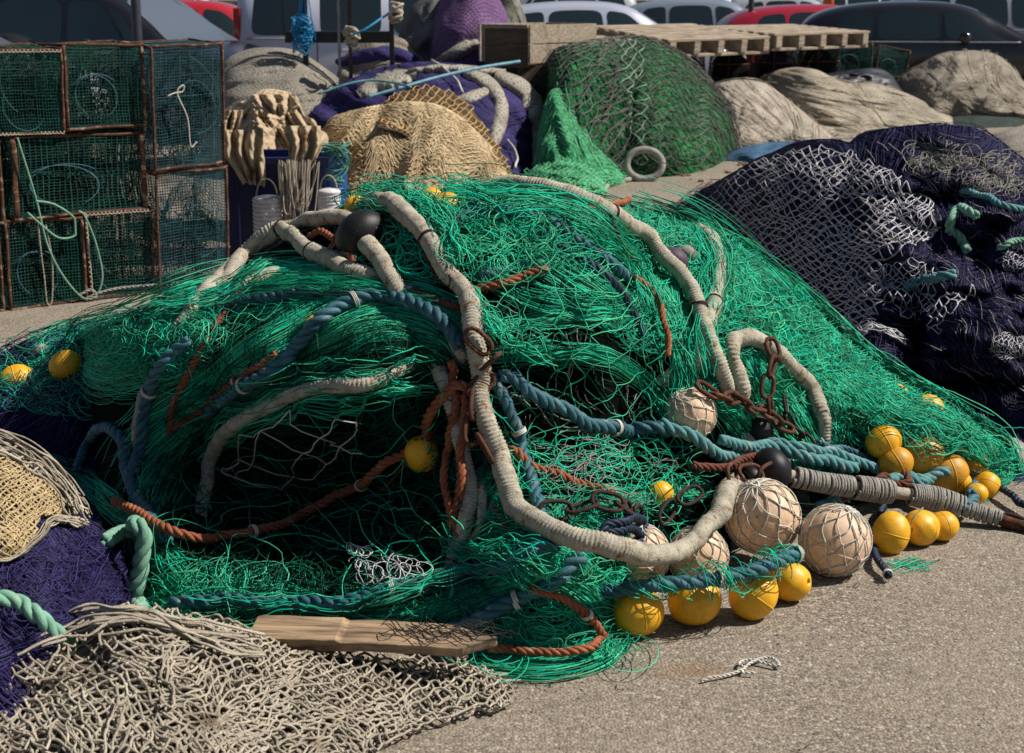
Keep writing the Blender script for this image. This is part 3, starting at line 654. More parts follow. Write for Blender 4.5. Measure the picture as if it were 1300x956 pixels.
hz([(478, 312, .05), (487, 332, .03), (498, 354), (510, 374), (530, 396)], 'thick white wrapped rope dropping from under the black rubber bobbin', .029, ends=(0, 1), seed=4)
hz([(455, 262), (490, 266), (525, 285), (560, 322), (588, 372), (603, 425), (611, 480), (616, 540), (634, 605), (668, 664), (710, 700, .05), (765, 712, .16), (820, 704, .21), (862, 678, .17), (900, 642, .08), (938, 605, .03)],
   'longest white wrapped rope, hanging in a deep curve down the front to the cream buoys', .0275, lift=.05, binds=(.2,), seed=5)
hz([(545, 452), (560, 475), (577, 510), (592, 560), (602, 620), (600, 665), (580, 705), (555, 735)], 'white wrapped rope passing behind the orange rope in the middle of the green net', .022, seed=6, binds=(.55, .8), bmat=MT['greyrope'])
hz([(608, 570), (616, 620), (614, 670), (592, 715), (570, 745)], 'thin white wrapped rope lying along a thicker one behind the long hanging rope', .0125, seed=7)
hz([(255, 655), (260, 610), (282, 560), (315, 522), (360, 500), (420, 490), (480, 478), (530, 462)], 'grimy white wrapped rope arching over the dark hollow at the left', .021, seed=8, lift=.06)
hz([(600, 244), (650, 246), (700, 256), (750, 273), (800, 298), (840, 335), (868, 375), (888, 425), (908, 480), (925, 520)], 'long white wrapped rope crossing the top of the pile down to the rusty chain', .0255, lift=.045, binds=(.38, .74), seed=9)
hz([(868, 282), (895, 300), (906, 340), (900, 395), (886, 440), (880, 500)], 'white wrapped rope looped over the right shoulder of the pile beside a thinner one', .025, seed=10, binds=(.6,))
hz([(912, 345), (908, 395), (896, 440), (892, 490)], 'thin pale wrapped rope hugging the loop on the right shoulder', .010, seed=11)
hz([(942, 530), (935, 490), (922, 455), (926, 434), (950, 434), (990, 462), (1020, 492), (1040, 535), (1048, 585)], 'white wrapped rope bent like a hook under the bright green strands', .026, seed=12, sm=4)
hz([(195, 465), (186, 500), (180, 540), (172, 590)], 'dull grey wrapped rope hanging straight down beside the blue rope at the left', .017, seed=13, mat='greyrope')
hz([(560, 425), (585, 440), (600, 475)], 'stubby piece of white wrapped rope tucked under the green strands near the chain', .018, seed=14)
def rp(pts, label, Rr=.0245, mat='teal', **k):
    k['lift'] = k.get('lift', Rr*.9)+.012
    return rope(W, pts, Rr, mat, 'blue_rope' if mat in ('teal', 'teal_pale', 'blue_dark') else 'orange_rope', label, 'rope', **k)
rp([(222, 396), (290, 391), (350, 382), (410, 372), (470, 378), (530, 372)], 'blue twisted rope lying level across the upper left of the green net', .019, binds=(.2,), group='blue twisted ropes')
rp([(590, 440), (555, 408), (515, 388), (475, 382), (435, 398), (395, 430), (350, 466), (300, 500), (262, 522)], 'thick blue twisted rope curving over the big arch of green strands', .021, lift=.035, binds=(.36, .76), group='blue twisted ropes')
rp([(245, 435), (212, 462), (192, 505), (184, 555), (172, 605)], 'blue twisted rope bending down out of the green net at the left', .021, binds=(.45,), group='blue twisted ropes')
rp([(98, 600), (115, 560), (142, 542), (158, 556), (166, 600), (185, 650), (215, 690)], 'blue twisted rope arching in the shadow at the left foot of the pile', .019, group='blue twisted ropes')
rp([(545, 300), (590, 282), (640, 274), (700, 290), (745, 322), (790, 355)], 'faded blue twisted rope crossing the top of the pile', .021, group='blue twisted ropes')
rp([(600, 268), (650, 268), (700, 285), (735, 310)], 'short blue twisted rope lying just behind another on top of the pile', .018, group='blue twisted ropes')
rp([(690, 300), (735, 335), (775, 365), (800, 400), (812, 430)], 'dark blue twisted rope descending from the top through the torn mesh', .016, 'blue_dark', group='blue twisted ropes')
rp([(632, 476), (680, 505), (730, 530), (780, 545), (850, 552)], 'blue twisted rope running right from the chain across the torn mesh', .0205, lift=.05, binds=(.62,), group='blue twisted ropes')
rp([(626, 480), (642, 530), (662, 580), (680, 630), (690, 690)], 'blue twisted rope dropping straight down right of the long hanging rope', .0175, lift=.035, binds=(.3,), group='blue twisted ropes')
rp([(225, 768), (300, 766), (380, 770), (450, 766), (520, 752), (590, 735), (650, 716), (715, 692)], 'blue twisted rope running along the foot of the pile above the plank', .0205, lift=.045, binds=(.52,), group='blue twisted ropes')
rp([(540, 806), (600, 792), (650, 765), (700, 738), (735, 712)], 'dark blue twisted rope slanting up from behind the plank tip', .021, lift=.03, binds=(.55,), group='blue twisted ropes')
rp([(700, 752, 4.05, 1), (760, 752, 3.96, 1), (830, 743, 3.94, 1), (900, 737, 3.97, 1), (960, 723, 4.02, 1), (1014, 702, 4.14, 1)], 'blue twisted rope stretched over the front row of yellow floats', .0205, 'teal', lift=.11, binds=(.62, .98), group='blue twisted ropes')
rp([(838, 545), (870, 556), (905, 582), (950, 572), (1010, 588), (1075, 600)], 'faded blue twisted rope running past the black rubber wheel', .020, 'teal_pale', lift=.06, group='faded blue ropes by the spar')
rp([(900, 560), (960, 568), (1030, 580), (1085, 592), (1125, 612)], 'faded blue twisted rope behind the wound spar', .018, 'teal_pale', lift=.07, group='faded blue ropes by the spar')
rp([(1018, 636), (1060, 650), (1110, 650), (1145, 628), (1170, 606)], 'faded blue twisted rope lying over the top of the netted buoys', .022, 'teal_pale', lift=.12, group='faded blue ropes by the spar')
rp([(1030, 628), (1080, 640), (1125, 640), (1155, 612), (1190, 600)], 'second faded blue twisted rope beside the one over the buoys', .018, 'teal_pale', lift=.13, group='faded blue ropes by the spar')
rp([(1120, 618), (1160, 632), (1195, 652), (1225, 662), (1235, 650)], 'blue twisted rope bowed under the wound spar at the right', .021, lift=.07, group='blue twisted ropes')
rp([(1128, 556), (1175, 566), (1215, 585), (1240, 608), (1232, 640)], 'blue twisted rope curving round the yellow floats at the right end', .019, lift=.05, binds=(.2, .4, .7), group='blue twisted ropes')
rp([(1122, 650), (1112, 685), (1112, 715), (1128, 738)], 'dark blue twisted rope end hanging to the ground beside the netted buoy', .011, 'blue_dark', lift=.02, binds=(.97,))
rp([(745, 690), (760, 668), (785, 660), (800, 672), (790, 690), (765, 695), (755, 680), (775, 670), (805, 688)], 'dark blue knotted rope beside the buoys', .012, 'blue_dark', lift=.07, sm=2)
def orp(pts, label, Rr=.0135, mat='orange', **k): return rp(pts, label, Rr, mat, group='orange and brown ropes on the green net', **k)
orp([(600, 505), (588, 492), (560, 522), (520, 572), (470, 618), (400, 663), (340, 688), (280, 696), (220, 688), (160, 640)], 'orange twisted rope hanging in a wide curve across the dark hollow', .0145, lift=.06, binds=(.35, .62), sm=5)
orp([(268, 432), (245, 465), (222, 510), (212, 548)], 'orange twisted rope hanging down beside the blue rope at the left', .012)
orp([(352, 450), (310, 478), (270, 508), (235, 530), (210, 546)], 'orange twisted rope slanting down to the left under the arch of strands', .012, binds=(.35,))
orp([(566, 460), (584, 500), (582, 560), (576, 620), (584, 672)], 'orange twisted rope hanging in the middle beside its twin', .0125, lift=.05)
orp([(590, 500), (598, 550), (592, 610), (580, 650), (590, 680)], 'orange twisted rope twin hanging right of the other in the middle', .0125, lift=.05)
orp([(640, 572), (672, 598), (710, 615), (770, 634)], 'rusty orange twisted rope running right below the chain', .0135, lift=.04)
orp([(625, 640), (640, 668), (652, 692)], 'short orange rope end hanging beside the long hanging rope', .010)
orp([(676, 738), (715, 762), (745, 790), (762, 820), (745, 838), (690, 842), (620, 836)], 'brown twisted rope looped round the front lobe of green strands', .0115, 'orange', lift=.04, binds=(.27,))
orp([(590, 382), (630, 368), (665, 358), (692, 345)], 'orange twisted rope lying near the top behind the long hanging rope', .0125, lift=.03)
orp([(795, 362), (826, 382), (838, 415), (836, 450)], 'orange twisted rope curving down at the right shoulder', .011, lift=.05)
orp([(740, 275), (770, 270), (795, 263)], 'orange rope tip sticking up behind the top of the pile', .013, lift=.03)
orp([(398, 306), (415, 300), (432, 312), (425, 326), (445, 330), (452, 345), (440, 350), (425, 340)], 'knotted orange rope beside the black rubber bobbin', .012, lift=.03, sm=2)
orp([(345, 352), (310, 382), (285, 405), (270, 425)], 'brown twisted rope under the white ropes at the upper left', .012, 'brown')
orp([(510, 368), (545, 380), (580, 396), (620, 392)], 'brown twisted rope below the black rubber bobbin', .011, 'brown', lift=.02)
orp([(1045, 628), (1080, 616), (1115, 618), (1145, 632)], 'brown twisted rope lying along the wound spar', .015, 'brown', lift=.15)
orp([(870, 592), (910, 596), (960, 588)], 'brown twisted rope left of the black rubber wheel', .012, 'brown', lift=.09)
orp([(468, 640), (520, 590), (545, 560)], 'thin orange rope in the shadow behind the yellow float', .007, 'brown')
# extra worn ropes seen through the torn mesh
rp([(612, 352), (650, 342), (690, 336)], 'worn pale rope visible through the mesh near the top', .016, 'teal_pale', lift=.0)
rp([(1035, 560), (1050, 572), (1080, 575), (1100, 590), (1120, 612)], 'frayed blue rope under the green fringe', .013, 'teal', lift=.03)
# ================================================================ floats, buoys, bobbins
def basis(ax):
    ax = unit(np.array(ax, float)); a = unit(np.cross(ax, [0, 0, 1.] if abs(ax[2]) < .9 else [1., 0, 0])); return a, np.cross(ax, a), ax
from mathutils import Matrix, Vector
def orient(o, loc, ax, s, sq=1.0, roll=0):
    a, b, c = basis(ax); m = Matrix(((a[0], b[0], c[0]), (a[1], b[1], c[1]), (a[2], b[2], c[2]))).to_4x4()
    o.matrix_world = Matrix.Translation(Vector(loc)) @ m @ Matrix.Rotation(roll, 4, 'Z') @ Matrix.Diagonal((s, s, s*sq, 1))
def float_mesh(mat):
    th = np.linspace(.16, math.pi-.16, 30); pr = [(.10, .55)]+[(np.sin(t), np.cos(t)*1.04) for t in th[:15]]+[(.997, .03), (1.018, .02), (1.018, -.02), (.997, -.03)]+[(np.sin(t), np.cos(t)*1.04) for t in th[15:]]+[(.10, -.55)]
    pr[0] = (.11, .6); pr[-1] = (.11, -.6)
    V, Q = lathe(pr, 36); nz = 1+.035*vn(V[:, 0]*2.2, V[:, 1]*2.2+V[:, 2]*2, 5); V = V*nz[:, None]
    return mesh_np('yellow_float', V, Q, mat, origin=(0, 0, 0))
FL = {}
for k in ('yellow', 'yellow_worn', 'ochre'): FL[k] = None
def yfloat(px, py, rpx, label, mat='yellow', ax=(1, .3, .1), Y=None, sq=1.06, lash=True, ground_=True, group='yellow floats strung round the pile'):
    """float seen at (px,py): sits on the ground unless Y is given"""
    if Y is None:
        Y = 4.5
        for _ in range(12):
            r = rpx/F*Y; Y = float(Gp(px, py, r)[1])
    r = rpx/F*Y*1.01
    o = FL.get(mat)
    if o is None: o = FL[mat] = float_mesh(MT[mat])
    else: o = o.copy(); COL.objects.link(o)
    loc = P(px, py, Y); orient(o, loc, ax, r, sq); tag(o, label, 'float', group)
    return loc, r
def lashing(loc, r, ax, parent_name, label, side=1):
    """a cord tied through a float's hole"""
    a, b, c = basis(ax); t = np.linspace(0, math.pi*2, 30); acc = Acc()
    for k in range(3):
        cen = np.array(loc)+c*r*side*(1.04+.02*k)
        acc.add(*sweep(cen+r*.16*(np.cos(t)[:, None]*a+np.sin(t)[:, None]*b), r*.045, 6))
    s = np.linspace(0, 1, 20)[:, None]; e = np.array(loc)+np.array([0, 0, r*1.15])-c*r*.1
    p0 = np.array(loc)+c*r*side*1.05
    acc.add(*sweep(p0*(1-s)+e*s+np.sin(s*math.pi)*(c*side+[0, 0, .4])*r*.22, r*.05, 6))
    o = acc.build('lashing_cord', MT['greyrope']); tag(o, label, 'cord', 'cords tied to the yellow floats')
l1 = yfloat(810, 777, 33, 'yellow float at the left end of the front row, beside a lobe of green strands', ax=(1, .25, .1)); lashing(*l1, (-1, -.25, .1), '', 'grey cord tied to the leftmost float of the front row')
yfloat(882, 763, 33, 'worn yellow float crossed by green strands, second from left in the front row', 'yellow_worn', (1, .1, .3))
yfloat(957, 755, 32, 'clean yellow float below the blue rope, between a worn float and a smaller float', ax=(.6, .2, .8))
l2 = yfloat(1002, 738, 27, 'yellow float at the right end of the front row, under the blue rope end', ax=(.8, -.6, .2)); lashing(*l2, (-.8, -.5, .2), '', 'grey cord tied to the float at the right end of the front row')
yfloat(1131, 677, 25, 'egg shaped yellow float just right of the largest netted buoy', ax=(.3, .2, 1), sq=1.15)
l3 = yfloat(1169, 670, 24, 'yellow float with a white cord tied through its hole under the wound spar', ax=(-.8, -.7, .15)); lashing(*l3, (-.8, -.7, .15), '', 'white cord tied through the float under the wound spar')
yfloat(1197, 668, 20, 'orange yellow float half hidden behind the one under the wound spar', 'yellow_worn', (1, .3, .2))
yfloat(1253, 616, 17, 'small yellow float lying free at the far right tip of the green net', ax=(.4, .6, .7))
yfloat(1235, 592, 20, 'yellow float behind the one at the far right tip', 'yellow_worn', (1, .4, .2), Y=5.28)
yfloat(1240, 627, 14, 'small yellow float tucked beside the blue rope at the right end', ax=(1, .2, .2))
yfloat(1205, 575, 22, 'yellow float seen through the green mesh near the right end', 'yellow_worn', (1, .4, .2), Y=5.3)
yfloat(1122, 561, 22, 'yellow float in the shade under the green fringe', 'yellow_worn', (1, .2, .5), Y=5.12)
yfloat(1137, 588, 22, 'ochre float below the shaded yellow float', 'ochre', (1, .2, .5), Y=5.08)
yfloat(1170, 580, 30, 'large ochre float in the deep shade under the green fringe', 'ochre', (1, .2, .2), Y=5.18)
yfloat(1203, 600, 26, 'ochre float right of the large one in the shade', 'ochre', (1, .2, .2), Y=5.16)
yfloat(1218, 612, 15, 'yellow float behind the tail of the blue rope', 'yellow', (1, .2, .2), Y=5.15)
yfloat(1135, 505, 19, 'yellow float buried near the top edge of the green fringe', 'yellow_worn', (1, .3, .1), Y=5.62)
yfloat(1178, 520, 20, 'yellow float buried right of another under the top edge of the fringe', 'yellow_worn', (1, .3, .1), Y=5.55)
yfloat(536, 576, 23, 'yellow float caught behind the orange rope in the dark hollow', 'yellow', (-.3, -.3, 1), Y=float(MAIN.S(536, 576, .0)[1])-.05)
yfloat(838, 627, 17, 'yellow float peeping from under the green strands above the wrapped rope', 'yellow', (1, .3, .4), Y=float(MAIN.S(838, 627)[1])-.02)
yfloat(568, 262, 18, 'yellow float under the mesh on top of the pile', 'yellow_worn', (1, .3, .2), Y=float(MAIN.S(568, 262)[1]))
yfloat(548, 252, 14, 'small yellow float under the mesh left of another on top of the pile', 'yellow', (1, .3, .2), Y=float(MAIN.S(548, 256)[1]))
yfloat(452, 262, 14, 'orange yellow float under green mesh above the black rubber bobbin', 'yellow_worn', (1, .3, .2), Y=float(MAIN.S(452, 268)[1]))
yfloat(402, 415, 16, 'yellow float glimpsed under the green strands of the big arch', 'yellow_worn', (1, .3, .2), Y=float(MAIN.S(402, 415)[1])+.02)
# netted buoys
BUOY = None
def buoy(px, py, rpx, label, Y=None, ax=(.2, .2, 1), seed=1):
    global BUOY
    if Y is None:
        Y = 4.5
        for _ in range(12): Y = float(Gp(px, py, rpx/F*Y)[1])
    r = rpx/F*Y
    if BUOY is None:
        e = empty('netted_buoy', (0, 0, 0), 'x', 'buoy')
        th = np.linspace(0.0, math.pi, 40); V, Q = lathe([(max(np.sin(t), .001), np.cos(t)) for t in th[:20]]+[(1.0, .03), (1.02, .02), (1.02, -.02), (1.0, -.03)]+[(max(np.sin(t), .001), np.cos(t)) for t in th[20:]], 48)
        V = V*(1+.012*vn(V[:, 0]*4, V[:, 1]*4+V[:, 2]*3, 9))[:, None]
        mesh_np('shell', V, Q, MT['buoy'], e)
        acc = Acc(); n = 11; rows = 7; rg = np.random.default_rng(3)
        node = {}
        for i in range(rows+1):
            for j in range(n):
                t = .16+i/rows*(math.pi-.32); a = (j+.5*(i % 2))*2*math.pi/n
                node[i, j] = (t+rg.normal(0, .05), a+rg.normal(0, .07))
        def arc(p, q):
            s = np.linspace(0, 1, 9)
            da = (q[1]-p[1]+math.pi) % (2*math.pi)-math.pi
            t = p[0]+(q[0]-p[0])*s+rg.normal(0, .03)*np.sin(s*math.pi); a = p[1]+da*s+rg.normal(0, .05)*np.sin(s*math.pi)
            rr = 1.028+.02*np.sin(s*math.pi)*rg.uniform(0, 1)
            return np.stack([rr*np.sin(t)*np.cos(a), rr*np.sin(t)*np.sin(a), rr*np.cos(t)], -1)
        ps = []
        for i in range(rows):
            for j in range(n):
                if i % 2: ps += [arc(node[i, j], node[i+1, j]), arc(node[i, j], node[i+1, (j+1) % n])]
                else: ps += [arc(node[i, j], node[i+1, j]), arc(node[i, j], node[i+1, (j-1) % n])]
        acc.tubes(np.array(ps), .019, 6)
        for (i, j), (t, a) in node.items():
            c = np.array([np.sin(t)*np.cos(a), np.sin(t)*np.sin(a), np.cos(t)])*1.03
            V, Q = lathe([(.001, -.04), (.03, -.025), (.04, 0), (.03, .025), (.001, .04)], 6); acc.add(V+c, Q)
        for s in (1, -1):
            tt = np.linspace(0, 5*math.pi, 70); rr = .06+.10*np.linspace(0, 1, 70)
            acc.add(*sweep(np.stack([rr*np.cos(tt), rr*np.sin(tt), s*(1.05-.02*np.linspace(0, 1, 70)+.02*np.sin(tt*1.3))], -1), .03, 6))
        acc.build('net_cover', MT['white'], e)
        BUOY = o = e
    else: o = copy_tree(BUOY)
    o['label'] = label; o['group'] = 'cream buoys in cord nets'
    orient(o, P(px, py, Y), ax, r, 1, seed)
buoy(968, 656, 49, 'large cream buoy in a cord net resting behind another against the black rubber wheel', ax=(-.3, -.2, 1), seed=1, Y=4.50)
buoy(1060, 686, 47, 'largest netted cream buoy standing on the ground at the right end of the buoys', ax=(.35, -.1, .9), seed=2.2)
buoy(886, 706, 40, 'netted cream buoy under the end of the long wrapped rope', ax=(-.1, -.3, 1), seed=3, Y=4.36)
buoy(811, 704, 41, 'netted cream buoy crossed by the lowest bend of the long wrapped rope', ax=(0, -.1, 1), seed=4, Y=4.26)
buoy(876, 526, 34, 'netted cream buoy leaning out of the torn mesh above the faded blue rope', ax=(-.6, -.2, .8), seed=5, Y=float(MAIN.S(876, 526)[1])+.0)
buoy(848, 478, 24, 'cream buoy deep in the green mesh above the leaning one', ax=(.2, 0, 1), seed=6, Y=float(MAIN.S(848, 478)[1])+.05)
buoy(938, 578, 34, 'netted cream buoy behind the rusty chain left of the black rubber wheel', ax=(.2, -.2, 1), seed=7, Y=4.95)
buoy(900, 585, 32, 'cream buoy in shade below the faded blue rope', ax=(.2, .2, 1), seed=8, Y=4.92)
# rubber bobbins and wheel
def bobbin(px, py, rpx, ax, label, mat='rubber', Y=None, lift=.06, collar=True, squash=.8):
    p = MAIN.S(px, py, lift); Y = float(p[1]) if Y is None else Y
    r = rpx/F*Y; th = np.linspace(.25, math.pi-.25, 26)
    pr = [(.22, .9)]+[(np.sin(t), np.cos(t)*squash) for t in th]
    if collar:
        pr = pr+[(.50, -.82*squash-.12), (.56, -.92*squash-.14), (.60, -1.0*squash-.22), (.60, -1.0*squash-.40), (.54, -1.0*squash-.50), (.28, -1.0*squash-.52), (.2, -1*squash-.3)]
    V, Q = lathe(pr, 40); sea = np.abs(V[:, 2]) < .02
    o = mesh_np('rubber_bobbin', V, Q, MT[mat], origin=(0, 0, 0)); orient(o, P(px, py, Y), ax, r, 1); tag(o, label, 'bobbin', 'rubber bobbins')
bobbin(460, 300, 37, (-.55, .55, .45), 'black rubber bobbin with a collar on top of the pile among white ropes')
bobbin(980, 596, 30, (.88, .35, .28), 'black rubber wheel with a small hub at the inner end of the wound spar', Y=4.75)
bobbin(958, 548, 28, (.6, .4, .3), 'worn black rubber bobbin under the rusty chain', Y=4.98, collar=False)
bobbin(855, 330, 20, (.4, .3, .8), 'faded purple rubber bobbin at the right shoulder of the pile', 'rubber_purple', collar=False, lift=.03)
bobbin(872, 322, 13, (.4, .3, .8), 'small pale knob beside the faded purple bobbin', 'greyrope', collar=False, lift=.05)
# ---------------------------------------------------------------- wound spar at the right
def spar():
    pts = np.array([P(985, 600, 4.78), P(1040, 612, 4.80), P(1110, 622, 4.84), P(1180, 632, 4.88), P(1240, 650, 4.86), P(1300, 668, 4.80), P(1370, 690, 4.72)])
    path = resample(catmull(pts, 120), .0028)
    e = empty('wound_spar', (path[:, 0].mean(), 4.82, 0), 'long spar wound with grey rope, its rusty end lying off the right', 'spar')
    acc = Acc(); acc.add(*sweep(path, .020, 14)); acc.build('pole', MT['hose'], e)
    t, n, b = frames(path)
    def wind(name, a, c, R0, r, mat, seed=1):
        i0, i1 = int(a*len(path)), int(c*len(path)); seg = path[i0:i1]; s = np.arange(len(seg))*.0028; T = int(s[-1]/(r*1.9)); m = T*14
        f = np.linspace(0, len(seg)-1, m); ang = np.linspace(0, T*2*math.pi, m)
        def I(A): return np.stack([np.interp(f, np.arange(len(seg)), A[i0:i1, k]) for k in range(3)], -1)
        rr = R0*(1+.10*vn(f*.03, f*0+seed, seed)+.05*np.sin(f/len(seg)*math.pi))
        acc = Acc(); jig = (r*.8*vn(ang*.4, ang*0, seed))[:, None]
        acc.add(*sweep(I(path)+I(t)*jig+rr[:, None]*(np.cos(ang)[:, None]*I(n)+np.sin(ang)[:, None]*I(b)), r, 6)); acc.build(name, mat, e)
    wind('winding', .06, .26, .029, .0052, MT['greyrope'], 1); wind('winding', .27, .40, .036, .0045, MT['greyrope'], 2)
    wind('winding', .46, .64, .036, .0040, MT['greyrope'], 3); wind('winding', .64, .76, .026, .0042, MT['greyrope'], 4)
    acc = Acc(); i0 = int(.75*len(path)); acc.add(*sweep(path[i0:], .021, 14)); acc.build('rusty_end', MT['rust'], e)
    acc = Acc()
    for k, c in enumerate((.80, .86)):
        i = int(c*len(path)); a = np.linspace(0, 2*math.pi, 30); q = path[i]+.032*np.cos(a)[:, None]*t[i]*1.4+.024*np.sin(a)[:, None]*(n[i] if k else b[i])
        acc.add(*sweep(q, .008, 8))
    acc.build('shackle', MT['rust_dark'], e)
spar()
rope(MAIN, [(1262, 625), (1285, 640), (1310, 655), (1340, 660)], .013, 'blue_dark', 'black_strap', 'dark strap lying behind the rusty end of the wound spar', 'strap', lift=.05)
# ---------------------------------------------------------------- chains
LINK = None
def chain(pts, label, size=.05, mat='rust', lift=.05, bar=.0055, abs3d=None):
    p = path_on(MAIN, pts, lift, .004, 3) if abs3d is None else resample(catmull(np.array(abs3d), 100), .004)
    d = len(p)*.004; nl = max(1, int(d/(size*.78))); t, n, b = frames(p)
    e = empty('rusty_chain', tuple(p.mean(0)), label, 'chain', 'rusty chains on the pile')
    a = np.linspace(0, 2*math.pi, 25); L_ = size/2; Wd = size*.27
    u = np.sign(np.cos(a))*np.abs(np.cos(a))**.65*L_; v = np.sign(np.sin(a))*np.abs(np.sin(a))**.75*Wd
    for k in range(nl):
        i = min(len(p)-1, int((k+.5)/nl*(len(p)-1))); N = n[i] if k % 2 else b[i]; N = unit(N+.35*(b[i] if k % 2 else n[i]))
        acc = Acc(); acc.add(*sweep(p[i]+u[:, None]*t[i]+v[:, None]*N, bar, 7)); acc.build('link', MT[mat], e)
chain([(604, 432), (622, 455), (618, 485), (606, 515), (604, 545), (612, 590)], 'rusty chain hanging beside the long wrapped rope in the middle', .085, lift=.09, bar=.0065)
chain([(962, 432), (966, 465), (962, 500), (966, 530)], 'rusty chain hanging straight down over the hooked white rope', .075, lift=.09, bar=.0075)
chain([(878, 492), (925, 508), (965, 525), (1000, 545)], 'rusty chain lying across the foot of the hooked white rope', .075, lift=.09, bar=.0075)
chain([(985, 505), (1000, 540), (1018, 565), (1035, 592)], 'dark rusty chain slanting right of the hooked white rope', .06, 'rust_dark', lift=.06)
chain([(895, 608), (925, 618), (958, 612)], 'pair of rusty links round the end of the long wrapped rope', .11, lift=.15, bar=.0065)
chain([(688, 662), (730, 662), (762, 650), (800, 655)], 'dark rusty links between the long wrapped rope and the buoys', .09, 'rust_dark', lift=.07, bar=.006)
chain([(835, 672), (850, 650), (880, 630)], 'dark rusty hook above the curve of the long wrapped rope', .09, 'rust_dark', lift=.07, bar=.006)
chain([(535, 288), (545, 320), (560, 350), (575, 372)], 'dark rusty chain beside the upper bend of the long wrapped rope', .06, 'rust_dark', lift=.07, bar=.005)
chain([(765, 285), (770, 310), (790, 335)], 'dark rusty links below the rope crossing the top of the pile', .06, 'rust_dark', lift=.05, bar=.005)
# ================================================================ left low navy net with floats
nl = empty('navy_net_mound', (float(LB.ridge[:, 0].mean()), 5.2, 0), 'low mound of navy net with scraps of green twine left of the green pile', 'fishing net')
LB.mesh('packed_netting', MT['navy_core'], nl)
a1 = Acc(); flow(a1, LB, 700, (-90, 400, 250, 650), .2, .9, 90, (30, 110), .0014, (.002, .03), 20, 71)
lattice_px(a1, LB, (-60, 420, 210, 530), (16, 14), .0016, lift=.04, warp=14, seed=72, slack=.25); a1.build('strands', MT['purple'], nl)
a1 = Acc(); curls(a1, LB, 45, (-60, 430, 130, 520), (8, 22), .0014, (.02, .06), 40, 73); bundle(a1, LB, [(-60, 470), (20, 465), (60, 500), (130, 490)], 26, 22, seed=74, curl=6)
bundle(a1, LB, [(40, 440), (110, 420), (200, 405)], 14, 40, seed=75, curl=6); bundle(a1, LB, [(-60, 520), (20, 500), (90, 520)], 22, 22, seed=76, curl=8)
a1.build('green_scraps', MT['green'], nl)
yfloat(84, 464, 20, 'yellow float caught in navy mesh at the left edge of the pile', 'yellow_worn', (1, .3, .3), Y=float(LB.S(84, 464)[1])-.07)
yfloat(22, 484, 22, 'yellow float mostly buried in navy net near the left edge of the photo', 'yellow_worn', (1, .3, .3), Y=float(LB.S(22, 484)[1])+.02)
yfloat(52, 446, 10, 'small white float on the rim of the navy mound', 'greyrope', (1, .3, .3), Y=float(LB.S(52, 446)[1])); 
# ================================================================ near left: violet net with tan knit
BL = Heap([(-120, 560), (-60, 562), (0, 574), (40, 592), (75, 625), (105, 662), (140, 690), (158, 725), (168, 775)], [(-120, 1010), (0, 990), (80, 940), (130, 880), (168, 800)], d=1.0, back=.12, lin=.5, rough=(.05, 60, 12), nf=80)
nb = empty('violet_net_heap', (float(BL.ridge[:, 0].mean()), 4.1, 0), 'violet navy fine net heap in the near left corner under a tan knitted net', 'fishing net')
BL.mesh('packed_netting', MT['navy_core'], nb)
a1 = Acc(); flow(a1, BL, 2400, (-60, 560, 170, 880), .85, .28, 150, (80, 240), .0013, (.002, .02), 24, 81); flow(a1, BL, 450, (-60, 640, 170, 860), 2.2, .6, 70, (30, 90), .0012, (.01, .03), 20, 82)
curls(a1, BL, 90, (-20, 680, 160, 820), (6, 20), .0012, (.015, .03), 30, 83); a1.build('strands', MT['purple'], nb)
kn = empty('tan_knitted_net', (float(BL.S(20, 630)[0]), float(BL.S(20, 630)[1]), .3), 'tan small mesh knitted net draped over the violet net at the left edge', 'fishing net')
sh = inside([(-100, 570), (0, 585), (45, 612), (78, 645), (70, 665), (45, 660), (38, 690), (10, 710), (-100, 740)])
a1 = Acc()
for q in range(3): lattice_px(a1, BL, (-100, 560, 110, 760), (9, 7.5), .0024, lift=.03+.004*q, warp=10, seed=84+q, shape=sh, slack=.15, sides=4, liftamp=.006)
a1.build('knit', MT['cord_tan'], kn)
a1 = Acc(); bundle(a1, BL, [(-60, 558), (0, 575), (45, 598), (80, 638), (100, 672)], 13, 34, r=.0034, seed=87, wave=4, lift=(.02, .06)); lattice_px(a1, BL, (-60, 550, 110, 690), (24, 14), .0036, lift=.05, warp=8, seed=88, shape=inside([(-60, 556), (0, 568), (50, 590), (90, 630), (105, 672), (80, 650), (40, 612), (-60, 580)]), sides=5)
bundle(a1, BL, [(105, 672), (85, 668), (60, 668), (40, 690), (12, 712), (-20, 716)], 6, 22, r=.0028, seed=89, wave=3, lift=(.03, .04)); a1.build('selvedge_cords', MT['cord'], kn)
rope(BL, [(128, 692, -.02), (148, 680), (168, 676), (178, 692), (176, 725), (168, 760), (160, 800)], .0235, 'mint', 'mint_rope', 'pale green rope standing in a hook beside the violet net', 'rope', lift=.05, group='pale green ropes near the violet net', sm=4)
rope(BL, [(-60, 762), (-20, 766), (20, 772), (48, 788), (72, 812), (90, 840)], .021, 'mint', 'mint_rope', 'pale green rope lying across the violet net at the left edge', 'rope', lift=.03, group='pale green ropes near the violet net')
